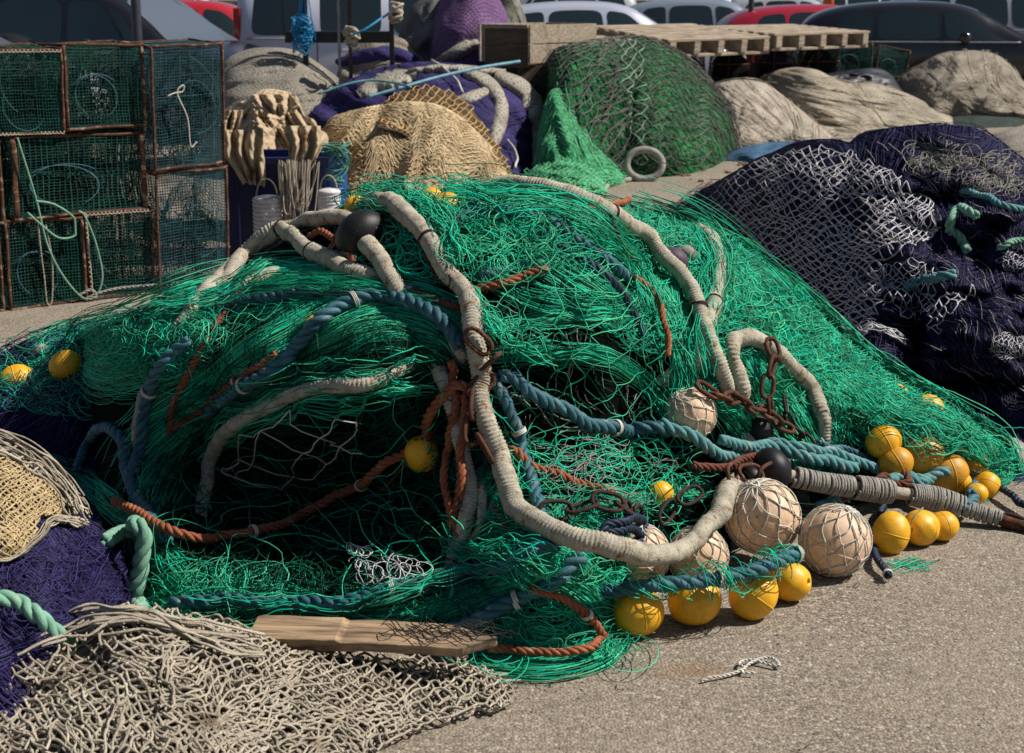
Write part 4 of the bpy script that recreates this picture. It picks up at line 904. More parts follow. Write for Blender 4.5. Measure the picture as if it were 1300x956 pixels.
# ================================================================ near bottom: thick beige cord net
CB = Heap([(-130, 878), (-60, 862), (0, 842), (55, 812), (110, 792), (170, 775), (230, 786), (300, 806), (360, 826), (430, 834), (500, 838), (550, 838), (605, 850), (648, 872)],
          [(-130, 1080), (0, 1075), (200, 1060), (330, 1020), (440, 960), (540, 905), (648, 880)], d=.75, back=.04, lin=.55, rough=(.035, 60, 22), nf=70)
nc = empty('beige_cord_net', (float(CB.ridge[:, 0].mean()), 3.6, 0), 'heap of thick beige knotted cord net along the bottom left foreground', 'fishing net')
CB.mesh('packed_netting', M('packed_beige_cord', (.16, .13, .095), (.07, .055, .04), .9, 40, bs=1.0, bscale=70), nc)
a1 = Acc()
lattice_px(a1, CB, (-130, 730, 690, 1060), (19, 16), .0033, jit=.3, lift=.010, warp=24, wsc=70, seed=91, slack=.09, sides=6, liftamp=.010, sub=5, knots=True)
lattice_px(a1, CB, (-130, 730, 690, 1060), (20, 13), .0032, jit=.35, lift=.020, warp=30, wsc=80, seed=92, slack=.12, rot=.3, sides=6, liftamp=.014, sub=5, knots=True, shape=lambda X, Y: (X > -130) & (X < 670) & (fbm(X/90, Y/60, 5) > -.3))
lattice_px(a1, CB, (200, 780, 680, 1060), (19, 10), .0031, jit=.35, lift=.028, warp=24, wsc=60, seed=93, slack=.16, rot=.1, sides=6, liftamp=.014, sub=6)
lattice_px(a1, CB, (-100, 780, 330, 900), (17, 19), .0033, jit=.35, lift=.032, warp=24, wsc=60, seed=94, slack=.16, rot=-.3, sides=6, liftamp=.014, sub=6, shape=lambda X, Y: (fbm(X/60, Y/50, 8) > .0) & (X < 330))
bundle(a1, CB, [(20, 840), (80, 812), (170, 790), (240, 812), (330, 835)], 14, 16, r=.005, wave=7, lift=(.02, .05), seed=95)
a1.build('knotted_cord', MT['cord'], nc)
# plank
def plank():
    z = .10; p0 = Gp(322., 806., z); p1 = Gp(632., 822., z); dv = p1-p0; Lg = np.linalg.norm(dv); c = (p0+p1)/2; ang = math.atan2(dv[1], dv[0])
    n = 40; xs = np.linspace(-Lg/2, Lg/2, n); V = []; hw = .055
    for i, x in enumerate(xs):
        u = (x+Lg/2)/Lg; w1 = hw; w0 = -hw
        if u > .80: w1 = hw-(u-.80)/.20*hw*1.0; w0 = -hw+(u-.86)/.14*hw*.9 if u > .86 else -hw
        if u < .02: w0 += .012; w1 -= .008
        zz = .004*vn(x*9, 0, 4); th = .034 if u < .37 else .026
        for (yy, z2) in ((w0, 0), (w1, 0), (w1, th), (w0, th)): V.append([x, yy+.002*vn(x*40, yy*30, 2), z2+zz])
    V = np.array(V); Q = []
    for i in range(n-1):
        for k in range(4): Q.append([i*4+k, i*4+(k+1) % 4, i*4+4+(k+1) % 4, i*4+4+k])
    Q += [[0, 3, 2, 1], [(n-1)*4, (n-1)*4+1, (n-1)*4+2, (n-1)*4+3]]
    e = mesh_np('wooden_plank', V, Q, MT['wood'], origin=(0, 0, 0), smooth=False); bevel(e, .003)
    e.location = c; e.rotation_euler = (R(9), R(-1), ang); tag(e, 'weathered wooden plank with a pointed tip lying on the beige cord net', 'plank')
    acc = Acc(); rg = np.random.default_rng(4)
    for k in range(26):
        t = np.linspace(0, 1, 18); x0 = rg.uniform(.0, .25); y0 = rg.uniform(-.03, .05)
        acc.tubes(np.stack([x0+t*rg.uniform(.05, .14), y0+.02*np.sin(t*rg.uniform(3, 8)+k)-.02*t, .034+.006*np.abs(np.sin(t*5+k))], -1), .0016, 3)
    o = acc.build('black_twine_tangle', M('black_twine', (.015, .014, .016), rough=.6, spec=.5), None, origin=(0, 0, 0)); tag(o, 'tangle of black twine lying on the plank', 'twine'); o.location = e.location; o.rotation_euler = e.rotation_euler
plank()
# knotted white string lying on the paving
def string(pts, r, label, name='white_string', mat='white', z=.006, sub=60, seed=0):
    w = Gp(np.array([p[0] for p in pts], float), np.array([p[1] for p in pts], float), 0); c = catmull(w, sub); c[:, 2] = z+.004*(1+vn(np.arange(sub)*.3, np.zeros(sub)+seed, 3))
    c = resample(c, .004); return tag(rope_mesh(c, r, 2, 6, 6, name, MT[mat]), label, 'string')
string([(890, 868), (920, 862), (945, 855), (938, 848), (950, 843), (975, 848), (990, 851), (978, 840), (955, 846), (942, 858), (958, 860)], .0045, 'knotted white string lying on the paving at the bottom right of centre')
string([(668, 852), (680, 846), (700, 850), (715, 853)], .004, 'tiny scrap of white string beside the front lobe of green strands', seed=2)
a1 = Acc(); hp = MAIN
for k in range(14):
    t = np.linspace(0, 1, 16); x0 = 1120+random.random()*30; y0 = 712+random.random()*14
    a1.tubes(Gp(x0+t*random.uniform(20, 50), y0+3*np.sin(t*6+k)+random.uniform(-4, 4)*t, .004+.003*random.random()), .0016, 3)
tag(a1.build('twine_scraps', MT['green']), 'scraps of green twine on the paving right of the largest netted buoy', 'twine scraps', kind='stuff')

# grit along the edge of the pile and on the paving
rg = np.random.default_rng(21); a1 = Acc()
base_V, base_Q = lathe([(.001, -.5), (.8, -.3), (1, .1), (.6, .5), (.001, .6)], 6)
for k in range(520):
    if k < 300: x = rg.uniform(650, 1290); y = np.interp(x, MAIN.px, MAIN.base)+abs(rg.normal(0, 22))+20
    else: x = rg.uniform(640, 1300); y = rg.uniform(640, 955)
    w = Gp(x, y, 0); s_ = rg.choice([.0022, .003, .0045], p=[.6, .3, .1]); V = base_V*s_*rg.uniform(.6, 1.4, 3)*[1, 1, .7]; a1.add(V+w+[0, 0, s_*.3], base_Q)
tag(a1.build('grit', M('grey_grit', (.30, .26, .21), (.10, .09, .08), .9, 40, isl=.6), None, smooth=False), 'loose grit scattered over the paving beside the pile', 'grit', kind='stuff')
a1 = Acc()
for k in range(34):
    x = rg.uniform(690, 1280); y = np.interp(x, MAIN.px, MAIN.base)+abs(rg.normal(0, 30))+25; t = np.linspace(0, 1, 14); L_ = rg.uniform(8, 26); a0 = rg.uniform(0, 6)
    a1.tubes(Gp(x+L_*t*math.cos(a0)+3*np.sin(t*5+k), y+L_*.4*t*math.sin(a0)+2*np.cos(t*6+k), .004), .0011, 3)
tag(a1.build('twine_ends', MT['green_dim']), 'short dark green twine ends scattered on the paving beside the floats', 'twine ends', kind='stuff')
# ================================================================ right: navy heap with grey white netting
def bl(px, py, cx, cy, rx, ry): return np.exp(-((px-cx)/rx)**2-((py-cy)/ry)**2)
def navy_relief(px, py):
    r = -.30*bl(px, py, 1165, 450, 16, 60)-.22*bl(px, py, 1240, 490, 60, 10)-.30*bl(px, py, 1240, 330, 26, 22)-.18*bl(px, py, 1205, 250, 22, 14)-.15*bl(px, py, 1140, 250, 60, 9)
    r += .18*bl(px, py, 1130, 330, 34, 34)+.16*bl(px, py, 1250, 420, 50, 40)+.12*bl(px, py, 1110, 460, 34, 28)+.15*bl(px, py, 1270, 260, 30, 20)+.14*bl(px, py, 1010, 240, 60, 30)
    rd = 1-np.abs(fbm((px+py*.4)/55, (py-px*.25)/26, 31, 2))*2.2
    return r+.11*rd*np.clip((px-1080)/70, 0, 1)
NV = Heap([(846, 292), (860, 272), (900, 240), (960, 206), (1020, 182), (1060, 180), (1085, 184), (1105, 171), (1150, 163), (1200, 159), (1240, 163), (1270, 182), (1300, 205), (1360, 240), (1430, 300)],
          [(846, 300), (900, 350), (960, 400), (1030, 460), (1100, 505), (1170, 530), (1240, 548), (1300, 560), (1360, 565), (1430, 560)], d=2.3, back=1.2, k=1.7, lin=.3, relief=navy_relief, rough=(.07, 55, 33), nf=130)
nv = empty('navy_net_heap', (float(NV.ridge[:, 0].mean()), 7.6, 0), 'large navy blue net heap at the right partly covered with grey white mesh', 'fishing net')
NV.mesh('packed_netting', MT['navy_core'], nv)
a1 = Acc(); flow(a1, NV, 6500, (860, 160, 1400, 560), .25, .9, 90, (25, 100), .00145, (.002, .014), 16, 101)
flow(a1, NV, 2200, (1060, 160, 1400, 560), 1.2, .8, 50, (15, 50), .0014, (.008, .025), 14, 102)
curls(a1, NV, 150, (860, 230, 1000, 300), (5, 14), .002, (.01, .03), 26, 103)
a1.build('strands', MT['navy'], nv)
shw = inside([(846, 290), (905, 238), (965, 206), (1030, 184), (1090, 198), (1140, 222), (1185, 262), (1200, 300), (1160, 318), (1130, 335), (1125, 390), (1100, 440), (1060, 450), (1000, 410), (930, 350)])
a1 = Acc(); lattice_px(a1, NV, (840, 160, 1230, 470), (15, 13), .0033, jit=.18, lift=.03, warp=14, wsc=60, seed=104, shape=shw, slack=.09, sides=4, rot=.15)
lattice_px(a1, NV, (840, 160, 1230, 470), (14, 10), .0026, jit=.22, lift=.042, warp=14, wsc=50, seed=105, shape=lambda X, Y: shw(X, Y) & (X > 930) & (fbm(X/50, Y/30, 3) > -.25), slack=.10, sides=4, rot=.0)
sh2 = inside([(1120, 340), (1160, 325), (1195, 350), (1190, 400), (1150, 410), (1120, 390)]); sh3 = inside([(1180, 395), (1200, 365), (1240, 362), (1245, 380), (1210, 400), (1200, 430), (1185, 430)])
lattice_px(a1, NV, (1100, 320, 1260, 440), (10, 9), .0024, lift=.03, warp=8, seed=106, shape=sh2, slack=.2); lattice_px(a1, NV, (1170, 350, 1260, 440), (14, 12), .0030, lift=.04, warp=8, seed=107, shape=sh3, slack=.2)
for (cx, cy, r_) in ((1290, 330, 22), (1285, 440, 30), (1110, 360, 30)):
    lattice_px(a1, NV, (cx-40, cy-30, cx+40, cy+30), (7, 6), .0015, jit=.5, lift=.02, warp=12, seed=int(cx), shape=lambda X, Y, a=cx, b=cy, q=r_: ((X-a)/q)**2+((Y-b)/q*1.5)**2 < 1, slack=.25)
a1.build('white_mesh', MT['greywhite'], nv)
a1 = Acc(); curls(a1, NV, 45, (1160, 185, 1215, 225), (4, 12), .0017, (.01, .03), 24, 131); curls(a1, NV, 50, (1215, 195, 1290, 250), (4, 12), .0017, (.01, .03), 24, 132); flow(a1, NV, 260, (1080, 170, 1400, 520), .6, .9, 40, (15, 50), .0015, (.01, .03), 12, 133); a1.build('pale_threads', MT['greyrope'], nv)
a1 = Acc(); bundle(a1, NV, [(1085, 428), (1105, 418), (1130, 425), (1160, 445)], 3, 14, r=.003, seed=108, lift=(.02, .03)); a1.build('selvedge', MT['greywhite'], nv)
rope(NV, [(1150, 366), (1170, 358), (1190, 355), (1212, 353)], .024, 'teal_pale', 'faded_rope', 'stub of faded teal rope poking out of the navy net heap', 'rope', lift=.03)
rope(NV, [(1238, 276), (1222, 272), (1212, 280), (1214, 300), (1224, 325)], .021, 'mint', 'pale_rope', 'pale hooked rope end in a dark fold of the navy net heap', 'rope', lift=.05, sm=3)
rope(NV, [(1225, 240), (1255, 256), (1285, 268), (1330, 275)], .016, 'teal_pale', 'faded_rope', 'thin faded teal rope near the top right of the navy net heap', 'rope', lift=.03)
rope(NV, [(1270, 318), (1290, 308), (1320, 300)], .014, 'mint', 'pale_rope', 'thin pale rope at the right edge of the navy net heap', 'rope', lift=.03)
# rags on the paving at its foot
def rag(top, base, mat, name, label, cat='rag', d=.2, rough=(.05, 14, 5), **k):
    h = Heap(top, base, d=d, back=.12, lin=.7, rough=rough, step=2, nf=30, nb=8, **k); o = h.mesh(name, mat, None); return tag(o, label, cat)
rag([(1262, 566), (1275, 560), (1300, 562), (1330, 566), (1350, 572)], [(1262, 572), (1275, 580), (1300, 584), (1330, 582), (1350, 576)], MT['greyrope'], 'grey_rag', 'crumpled grey rag between the navy net heap and the green fringe')
rag([(1278, 606), (1290, 602), (1310, 600), (1330, 603)], [(1278, 608), (1290, 611), (1310, 612), (1330, 607)], M('violet_cloth', (.08, .07, .22), rough=.8), 'violet_strip', 'small violet cloth strip on the paving at the right edge', d=.05, rough=(.01, 14, 5))
# ================================================================ heaps behind
def netheap(name, label, H, mat, lat=None):
    e = empty(name, (float(H.ridge[:, 0].mean()), float(H.ridge[:, 1].mean()), 0), label, 'fishing net'); H.mesh('packed_netting', mat, e); return e
# beige diamond net
BG = Heap([(398, 240), (402, 200), (415, 158), (440, 145), (480, 137), (520, 132), (560, 138), (600, 165), (635, 205), (662, 262)], [(398, 262), (420, 300), (500, 315), (600, 305), (662, 270)], d=1.7, back=1.0, k=2, lin=.3,
          relief=lambda px, py: .26*(1-2*np.abs(fbm((px*.8+py*.5)/38, (py*.5-px*.4)/60, 41, 2))), rough=(.04, 40, 41))
mb = Mnet('beige_net_cloth', (.34, .25, .14), (.12, .08, .045), .042, .42, .6, hi=(.58, .45, .27))
bg = netheap('beige_net_heap', 'sunlit beige diamond mesh net heap behind the top of the green pile', BG, mb)
a1 = Acc(); lattice_uv(a1, BG, (400, 665), (-.3, 2.6), .062, .0042, jit=.08, lift=.012, warp=.10, seed=111, squash=.9, slack=.05);  a1.build('mesh', M('beige_twine', (.60, .47, .29), (.44, .33, .19), .85, 20, isl=.2, spec=.1), bg)
YB = Heap([(480, 140), (500, 122), (530, 112), (560, 113), (590, 130), (615, 160), (640, 200), (664, 250)], [(480, 160), (520, 175), (570, 215), (610, 270), (664, 268)], d=1.0, back=.6, k=1.8, lin=.35, rough=(.05, 40, 43), Yadd=0)
YB.pts[..., :] = P(np.repeat(YB.px[:, None], YB.nf, 1), YB.base[:, None]-(1-(1-np.linspace(0, 1, YB.nf))**2)[None]*(YB.base-YB.top)[:, None], 11.2+(1-(1-np.linspace(0, 1, YB.nf))**2)[None]*1.2*np.ones((YB.nx, 1)))
YB.grid[:, :YB.nf] = YB.pts; YB.grid[:, YB.nf:, 1] = YB.pts[:, -1:, 1]+np.linspace(.05, .8, YB.nb); YB.grid[:, YB.nf:, 0] = YB.pts[:, -1:, 0]; YB.grid[:, YB.nf:, 2] = YB.pts[:, -1:, 2]*np.cos(np.linspace(.1, 1.5, YB.nb))
YB.nrm = unit(np.cross(np.gradient(YB.grid, axis=0), np.gradient(YB.grid, axis=1))); YB.ridge = YB.pts[:, -1]
yb = empty('tan_coarse_net', (float(YB.ridge[:, 0].mean()), 12, 0), 'tan brown coarse diamond net folded over the back of the beige net heap', 'fishing net')
YB.mesh('packed_netting', M('brown_core', (.10, .065, .03), (.03, .02, .015), .95, 20, bs=.8, bscale=40), yb)
a1 = Acc(); lattice_px(a1, YB, (478, 105, 670, 280), (11, 9), .0055, jit=.2, lift=.03, warp=8, seed=113, slack=.1, sides=4, shape=lambda X, Y: (X > 480) & (X < 662) & (Y > np.interp(X, YB.px, YB.top)-2) & (Y < np.interp(X, YB.px, YB.base)))
a1.build('mesh', M('tan_twine', (.46, .30, .12), (.34, .21, .08), .85, 20, isl=.2, spec=.1), yb)
# blue violet heap with grey folds
def fold(seed, sx=50, sy=22, a=.12, rot=.5):
    c, s_ = math.cos(rot), math.sin(rot)
    return lambda px, py: a*(1-2*np.abs(fbm((px*c+py*s_)/sx, (py*c-px*s_)/sy, seed, 3)))
BV = Heap([(372, 200), (378, 160), (390, 132), (420, 112), (455, 96), (490, 84), (540, 78), (590, 82), (640, 90), (672, 104), (694, 130), (702, 170), (706, 215)], [(372, 230), (420, 240), (560, 245), (650, 240), (706, 222)], d=1.9, back=1.2, k=1.8, lin=.35, relief=fold(51, 110, 34, .20, .55), rough=(.05, 70, 51))
mv = Mnet('violet_net_cloth', (.042, .033, .13), (.015, .012, .05), .03, .5, .8, hi=(.06, .047, .18), bs=.8)
bv = netheap('violet_net_mound', 'violet blue net mound with pale folds behind the beige net heap', BV, mv)
mg = Mnet('grey_net_cloth', (.38, .35, .29), (.14, .13, .115), .045, .45, .7, hi=(.46, .42, .35), bs=.4)
def bandmesh(H, guide, w, name, mat, parent, lift=.05, n=60, m=12):
    """a strip of folded net lying over a heap"""
    g = catmull(guide, n); tn = np.gradient(g[:, :2], axis=0); tn /= np.linalg.norm(tn, axis=1, keepdims=True)
    s = np.linspace(-1, 1, m); W = np.interp(np.linspace(0, 1, n), np.linspace(0, 1, len(w)), w)*(1+.12*vn(np.arange(n)*.25, np.zeros(n)+w[0], 5))
    X = g[:, None, 0]-tn[:, None, 1]*s*W[:, None]; Y = g[:, None, 1]+tn[:, None, 0]*s*W[:, None]
    lf = lift*np.sqrt(np.maximum(1-s**2*.98, 0))[None]+.015*vn(X/14, Y/14, 6)*(1-np.abs(s))[None]
    V = H.S(X, Y, lf-.01); i = np.arange(n-1)[:, None]*m; j = np.arange(m-1)[None]
    Q = np.stack([i+j, i+j+1, i+m+j+1, i+m+j], -1).reshape(-1, 4)
    sc = float(V[..., 1].mean())/F; uv = np.stack([np.repeat((s*W.mean()*sc)[None], n, 0), np.repeat((np.arange(n)/n*np.linalg.norm(np.diff(g[:, :2], axis=0), axis=1).sum()*sc)[:, None], m, 1)], -1).reshape(-1, 2)
    return mesh_np(name, V, Q, mat, parent, uv=uv)
bandmesh(BV, [(628, 98), (660, 112), (680, 140), (684, 175), (680, 212)], (6, 10, 11, 9, 6), 'grey_fold', mg, bv, .12)
bandmesh(BV, [(590, 92), (622, 108), (636, 135), (632, 165), (622, 190)], (5, 8, 9, 9, 7), 'pale_fold', mg, bv, .09)
bandmesh(BV, [(520, 92), (560, 88), (600, 90), (640, 94)], (2, 4, 4, 3), 'top_fold', mg, bv, .08)
bandmesh(BV, [(455, 120), (480, 106), (505, 98), (530, 96)], (6, 11, 12, 5), 'pale_patch', mg, bv, .05)
bandmesh(BV, [(575, 128), (600, 122), (625, 112)], (3, 7, 5), 'pale_patch', mg, bv, .05)
a1 = Acc(); flow(a1, BV, 500, (375, 80, 705, 240), .4, .8, 50, (20, 60), .0024, (.005, .03), 14, 115); a1.build('strands', MT['purple'], bv)
def cordpx(H, pts, r, name, label, mat, lift=.05, cat='cord', group=None, sag=None):
    c = catmull(np.array(pts, float), 60); w = gsm(H.S(c[:, 0], c[:, 1], lift), 4); w = resample(w, .02); acc = Acc(); acc.add(*sweep(w, r, 7)); return tag(acc.build(name, mat, None), label, cat, group)
mlb = M('light_blue_cord', (.20, .42, .52), rough=.6, spec=.3); mcy = M('bright_blue_twine', (.02, .28, .55), rough=.5, spec=.3)
fc = lambda pts, r, nm, lb, m: tag((lambda a, p: (a.add(*sweep(p, r, 7)), a.build(nm, m, None))[1])(Acc(), resample(catmull(np.array([P(x, y, Y) for x, y, Y in pts]), 60), .02)), lb, 'cord')
fc([(468, 123, 12.9), (510, 111, 13.0), (560, 97, 13.2), (610, 86, 13.4), (660, 78, 13.6)], .014, 'taut_line', 'pale blue cord stretched tight over the violet net mound', mlb)
fc([(405, 119, 12.8), (440, 107, 12.9), (470, 102, 13.0), (500, 105, 13.0), (522, 111, 12.9)], .010, 'taut_line', 'thin teal cord over the left slope of the violet net mound', MT['teal_pale'])
cordpx(BV, [(548, 82), (565, 92), (580, 105), (588, 122)], .009, 'white_line', 'thin white cord curling down the middle of the violet net mound', MT['white'], .07)
cordpx(BV, [(640, 180), (648, 190), (653, 205), (650, 216)], .010, 'white_line', 'white cord hanging at the right foot of the violet net mound', MT['white'], .07)
# grey heap left of it, brownish one behind
GA = Heap([(255, 150), (268, 110), (285, 78), (310, 64), (340, 60), (375, 64), (405, 82), (430, 102), (448, 130)], [(255, 232), (300, 240), (400, 240), (448, 232)], d=1.6, back=1, k=1.9, lin=.3, relief=fold(62, 120, 14, .07, -.15), rough=(.04, 50, 64), Yadd=.6)
ga = netheap('grey_net_heap', 'grey net heap with fine wrinkles behind the tan canvas pile', GA, Mnet('grey_wrinkled_net', (.34, .31, .26), (.12, .11, .095), .04, .45, .8, bs=.9))
GB = Heap([(425, 110), (432, 78), (450, 60), (470, 48), (490, 45), (515, 50), (545, 68), (575, 80), (610, 90), (640, 110)], [(425, 225), (500, 228), (640, 225)], d=1.4, back=1, k=1.9, lin=.3, relief=fold(63, 90, 24, .13, .4), rough=(.05, 50, 63), Yadd=1.2)
gb = netheap('brown_grey_net_heap', 'brownish grey net heap with violet patches below the dark net bags', GB, Mnet('brown_grey_net', (.36, .31, .24), (.14, .12, .10), .04, .45, .8, bs=.9))
bandmesh(GB, [(430, 80), (470, 70), (500, 68), (530, 78)], (5, 9, 9, 5), 'violet_patch', mv, gb, .07)
bandmesh(GB, [(560, 84), (590, 86), (620, 96)], (3, 6, 4), 'violet_patch', mv, gb, .07)
GC = Heap([(498, 90), (504, 55), (512, 25), (530, 2), (560, -14), (590, -20), (618, -10), (636, 20), (642, 60)], [(498, 205), (560, 210), (642, 205)], d=1.2, back=.9, k=2.2, lin=.15, relief=fold(65, 30, 40, .16, .3), rough=(.08, 40, 65), Yadd=.6)
gc = netheap('dark_grey_net_bag', 'dark grey bulging net bag standing behind the violet net mound', GC, Mnet('dark_grey_net', (.17, .17, .165), (.05, .05, .05), .035, .4, .8, bs=.9))
GD = Heap([(545, 60), (552, 20), (565, -8), (590, -24), (620, -20), (640, 10), (650, 38)], [(545, 205), (600, 208), (650, 205)], d=1.0, back=.7, k=2.2, lin=.15, rough=(.1, 40, 67), Yadd=.1)
gd = netheap('purple_net_bag', 'purple mesh net bag bulging beside the dark grey one', GD, Mnet('purple_mesh', (.20, .11, .24), (.06, .03, .075), .055, .4, .4, bs=.8))
bandmesh(GD, [(553, 80), (575, 70), (598, 58), (616, 58)], (3, 7, 9, 5), 'grey_scarf', mg, gd, .15)
GE = Heap([(618, 30), (626, -10), (640, -25), (655, -10), (668, 25), (676, 60)], [(618, 195), (676, 195)], d=.9, back=.7, k=2.2, lin=.15, rough=(.1, 30, 69), Yadd=1.2)
ge = netheap('speckled_net_bag', 'black net bag speckled with white beside the purple one', GE, Mnet('speckled_net', (.035, .035, .03), (.008, .008, .008), .09, .5, 2.0, hi=(.3, .29, .25), bs=.8))
# green heap: coarse grey net over green netting, and its smoother drape
GN = Heap([(652, 112), (660, 94), (680, 78), (710, 66), (750, 56), (790, 51), (825, 53), (860, 68), (885, 88), (905, 112), (925, 138), (936, 165), (940, 186)], [(652, 190), (680, 196), (702, 236), (730, 240), (790, 226), (850, 224), (900, 214), (925, 200), (940, 190)], d=1.8, back=1.2, k=2.0, lin=.25,
          relief=lambda px, py: fold(73, 30, 110, .14, .15)(px, py)-.12*bl(px, py, 722, 150, 14, 60), rough=(.04, 60, 72))
mgn = Mnet('green_net_cloth', (.012, .13, .04), (.005, .03, .012), .05, .45, .8, hi=(.03, .24, .07), bs=.8)
gn = netheap('green_net_heap', 'green net heap under a coarse dark diamond net beside the wooden crate', GN, mgn)
a1 = Acc(); flow(a1, GN, 500, (652, 70, 790, 245), 1.25, .35, 70, (25, 90), .004, (.004, .03), 14, 151); a1.build('green_strands', M('mid_green_twine', (.02, .20, .07), rough=.8, isl=.5), gn)
msk = inside([(712, 120), (740, 70), (790, 45), (860, 60), (945, 170), (940, 230), (770, 240), (765, 200), (720, 150)])
a1 = Acc(); lattice_uv(a1, GN, (700, 942), (-.4, 3.2), .15, .0050, jit=.06, lift=.04, warp=.08, seed=121, squash=.9, slack=.03, sides=5, mask=None); lattice_uv(a1, GN, (760, 942), (.2, 3.2), .15, .0044, jit=.08, lift=.055, warp=.10, seed=122, squash=.8, slack=.04, sides=5)
a1.build('coarse_net', M('brown_grey_cord', (.15, .14, .13), (.08, .075, .07), .85, 10, isl=.25, spec=.1), gn)
a1 = Acc(); lattice_px(a1, GN, (770, 50, 850, 200), (17, 15), .0062, jit=.25, lift=.08, warp=10, seed=123, slack=.08, sides=5, shape=lambda X, Y: (np.abs(X-800-.10*(Y-60)) < 26-.06*Y) & (Y > 54)); a1.build('pale_net_strip', M('pale_green_cord', (.20, .33, .22), rough=.85, isl=.2), gn)
GM = Heap([(676, 226), (684, 190), (690, 150), (698, 122), (707, 114), (718, 124), (736, 156), (754, 186), (776, 208), (798, 228)], [(676, 240), (700, 242), (730, 243), (765, 240), (798, 231)], d=.9, back=.5, k=1.7, lin=.4, relief=fold(75, 22, 70, .12, -.2), rough=(.05, 24, 75))
gm = netheap('bright_green_net_drape', 'bright green fine net drape hanging down the left of the coarse green heap', GM, Mnet('bright_green_cloth', (.06, .38, .17), (.02, .15, .07), .04, .45, .8, hi=(.12, .5, .24), bs=.8))
a1 = Acc(); lattice_uv(a1, GM, (656, 796), (-.2, 1.8), .065, .0042, lift=.015, warp=.08, seed=124, slack=.05, jit=.08); a1.build('mesh', M('bright_green_twine', (.10, .50, .23), rough=.7, isl=.25), gm)
GP_ = Heap([(654, 240), (668, 220), (690, 208), (715, 205), (742, 210), (762, 224), (772, 240)], [(654, 247), (690, 252), (730, 253), (760, 249), (772, 243)], d=.7, back=.3, k=1.8, lin=.4, relief=fold(77, 26, 9, .09, .15), rough=(.04, 20, 78))
gp = netheap('bright_green_net_puddle', 'bright green fine net lying on the paving at the foot of the green drape', GP_, Mnet('bright_green_mesh', (.07, .40, .18), (.02, .15, .07), .04, .45, .8, hi=(.14, .52, .26), bs=.8))
a1 = Acc(); lattice_px(a1, GP_, (654, 204, 772, 253), (8, 6), .0045, jit=.15, lift=.02, warp=5, seed=125, slack=.1, sides=4); a1.build('mesh', M('bright_green_cord', (.12, .50, .24), rough=.7, isl=.25), gp)
def groundrope(pts, r, label, mat='greyrope'):
    w = catmull(Gp(np.array([p[0] for p in pts], float), np.array([p[1] for p in pts], float), 0), 60); w[:, 2] = r*.9; w = resample(w, .02); acc = Acc(); acc.add(*sweep(w, r, 8)); return tag(acc.build('pale_rope', MT[mat], None), label, 'rope')
groundrope([(668, 252), (700, 253), (740, 251), (765, 244), (770, 236), (755, 232)], .026, 'pale edge rope lying on the paving along the bright green drape')
groundrope([(765, 228), (790, 232), (805, 228), (800, 222)], .024, 'short pale rope loop on the paving between the green nets')
g0 = P(818, 212, 14.2); th_ = np.linspace(0, 2*math.pi, 40); a1 = Acc(); a1.add(*sweep(np.stack([g0[0]+.16*np.cos(th_), g0[1]+.03*np.sin(th_), .15+.13*np.sin(th_)], -1), .034, 10)); tag(a1.build('rope_ring', MT['greyrope']), 'thick grey rope ring leaning against the foot of the coarse green net heap', 'rope ring')
# pale sand coloured heaps at the back right
ms = Mnet('pale_fine_net', (.42, .36, .29), (.17, .145, .12), .05, .42, .5, hi=(.52, .46, .38), bs=.7)
def wrinkled(a, b): return lambda px, py: a(px, py)+b(px, py)
def fuzz(H, e, th, seed, n=150):
    x0, x1 = H.pl, H.pr; a = Acc(); flow(a, H, n, (x0, H.top.min(), x1, H.base.max()), th, .5, 70, (18, 60), .0035, (.004, .02), 10, seed); a.build('strands', MT['cord'], e)
    a = Acc(); flow(a, H, n//5, (x0, H.base.min()-8, x1, H.base.max()+4), .1, .4, 40, (12, 40), .006, (.004, .03), 10, seed+1); a.build('edge_cords', MT['greyrope'], e)
H1 = Heap([(886, 135), (895, 115), (915, 105), (945, 101), (972, 106), (995, 122), (1020, 142), (1042, 160), (1062, 178)], [(886, 190), (930, 194), (1000, 188), (1062, 182)], d=1.6, back=1, k=1.9, lin=.3, relief=wrinkled(fold(81, 26, 60, .13, .5), fold(181, 7, 40, .035, .45)), rough=(.05, 50, 81))
h1 = netheap('pale_sand_net_heap', 'pale sand coloured fine net heap just right of the coarse green one', H1, ms)
H2 = Heap([(955, 120), (968, 98), (1000, 87), (1035, 88), (1070, 104), (1110, 106), (1150, 118), (1190, 138), (1232, 162)], [(955, 170), (1040, 182), (1130, 172), (1232, 166)], d=1.3, back=.9, k=1.7, lin=.35, relief=wrinkled(fold(83, 90, 30, .13, .15), fold(183, 50, 6, .05, .2)), rough=(.08, 60, 83), Yadd=.5)
h2 = netheap('long_sand_net_heap', 'long low sand coloured net heap in the middle of the back row', H2, Mnet('sand_net', (.38, .33, .25), (.15, .13, .10), .05, .42, .5, hi=(.48, .42, .33), bs=.7))
H3 = Heap([(1120, 125), (1140, 100), (1165, 85), (1195, 70), (1230, 64), (1262, 68), (1282, 82), (1300, 104), (1330, 150)], [(1120, 150), (1180, 158), (1260, 156), (1330, 152)], d=1.3, back=.9, k=2.1, lin=.25, relief=wrinkled(fold(85, 50, 70, .3, .8), fold(185, 8, 50, .06, .5)), rough=(.12, 60, 85))
h3 = netheap('grey_brown_net_heap', 'tall grey brown net heap at the back right in front of the black car', H3, Mnet('grey_brown_net', (.30, .26, .21), (.12, .105, .09), .05, .42, .5, hi=(.40, .35, .28), bs=.7)); fuzz(H1, h1, 1.2, 141); fuzz(H2, h2, .3, 143); fuzz(H3, h3, 1.0, 145)
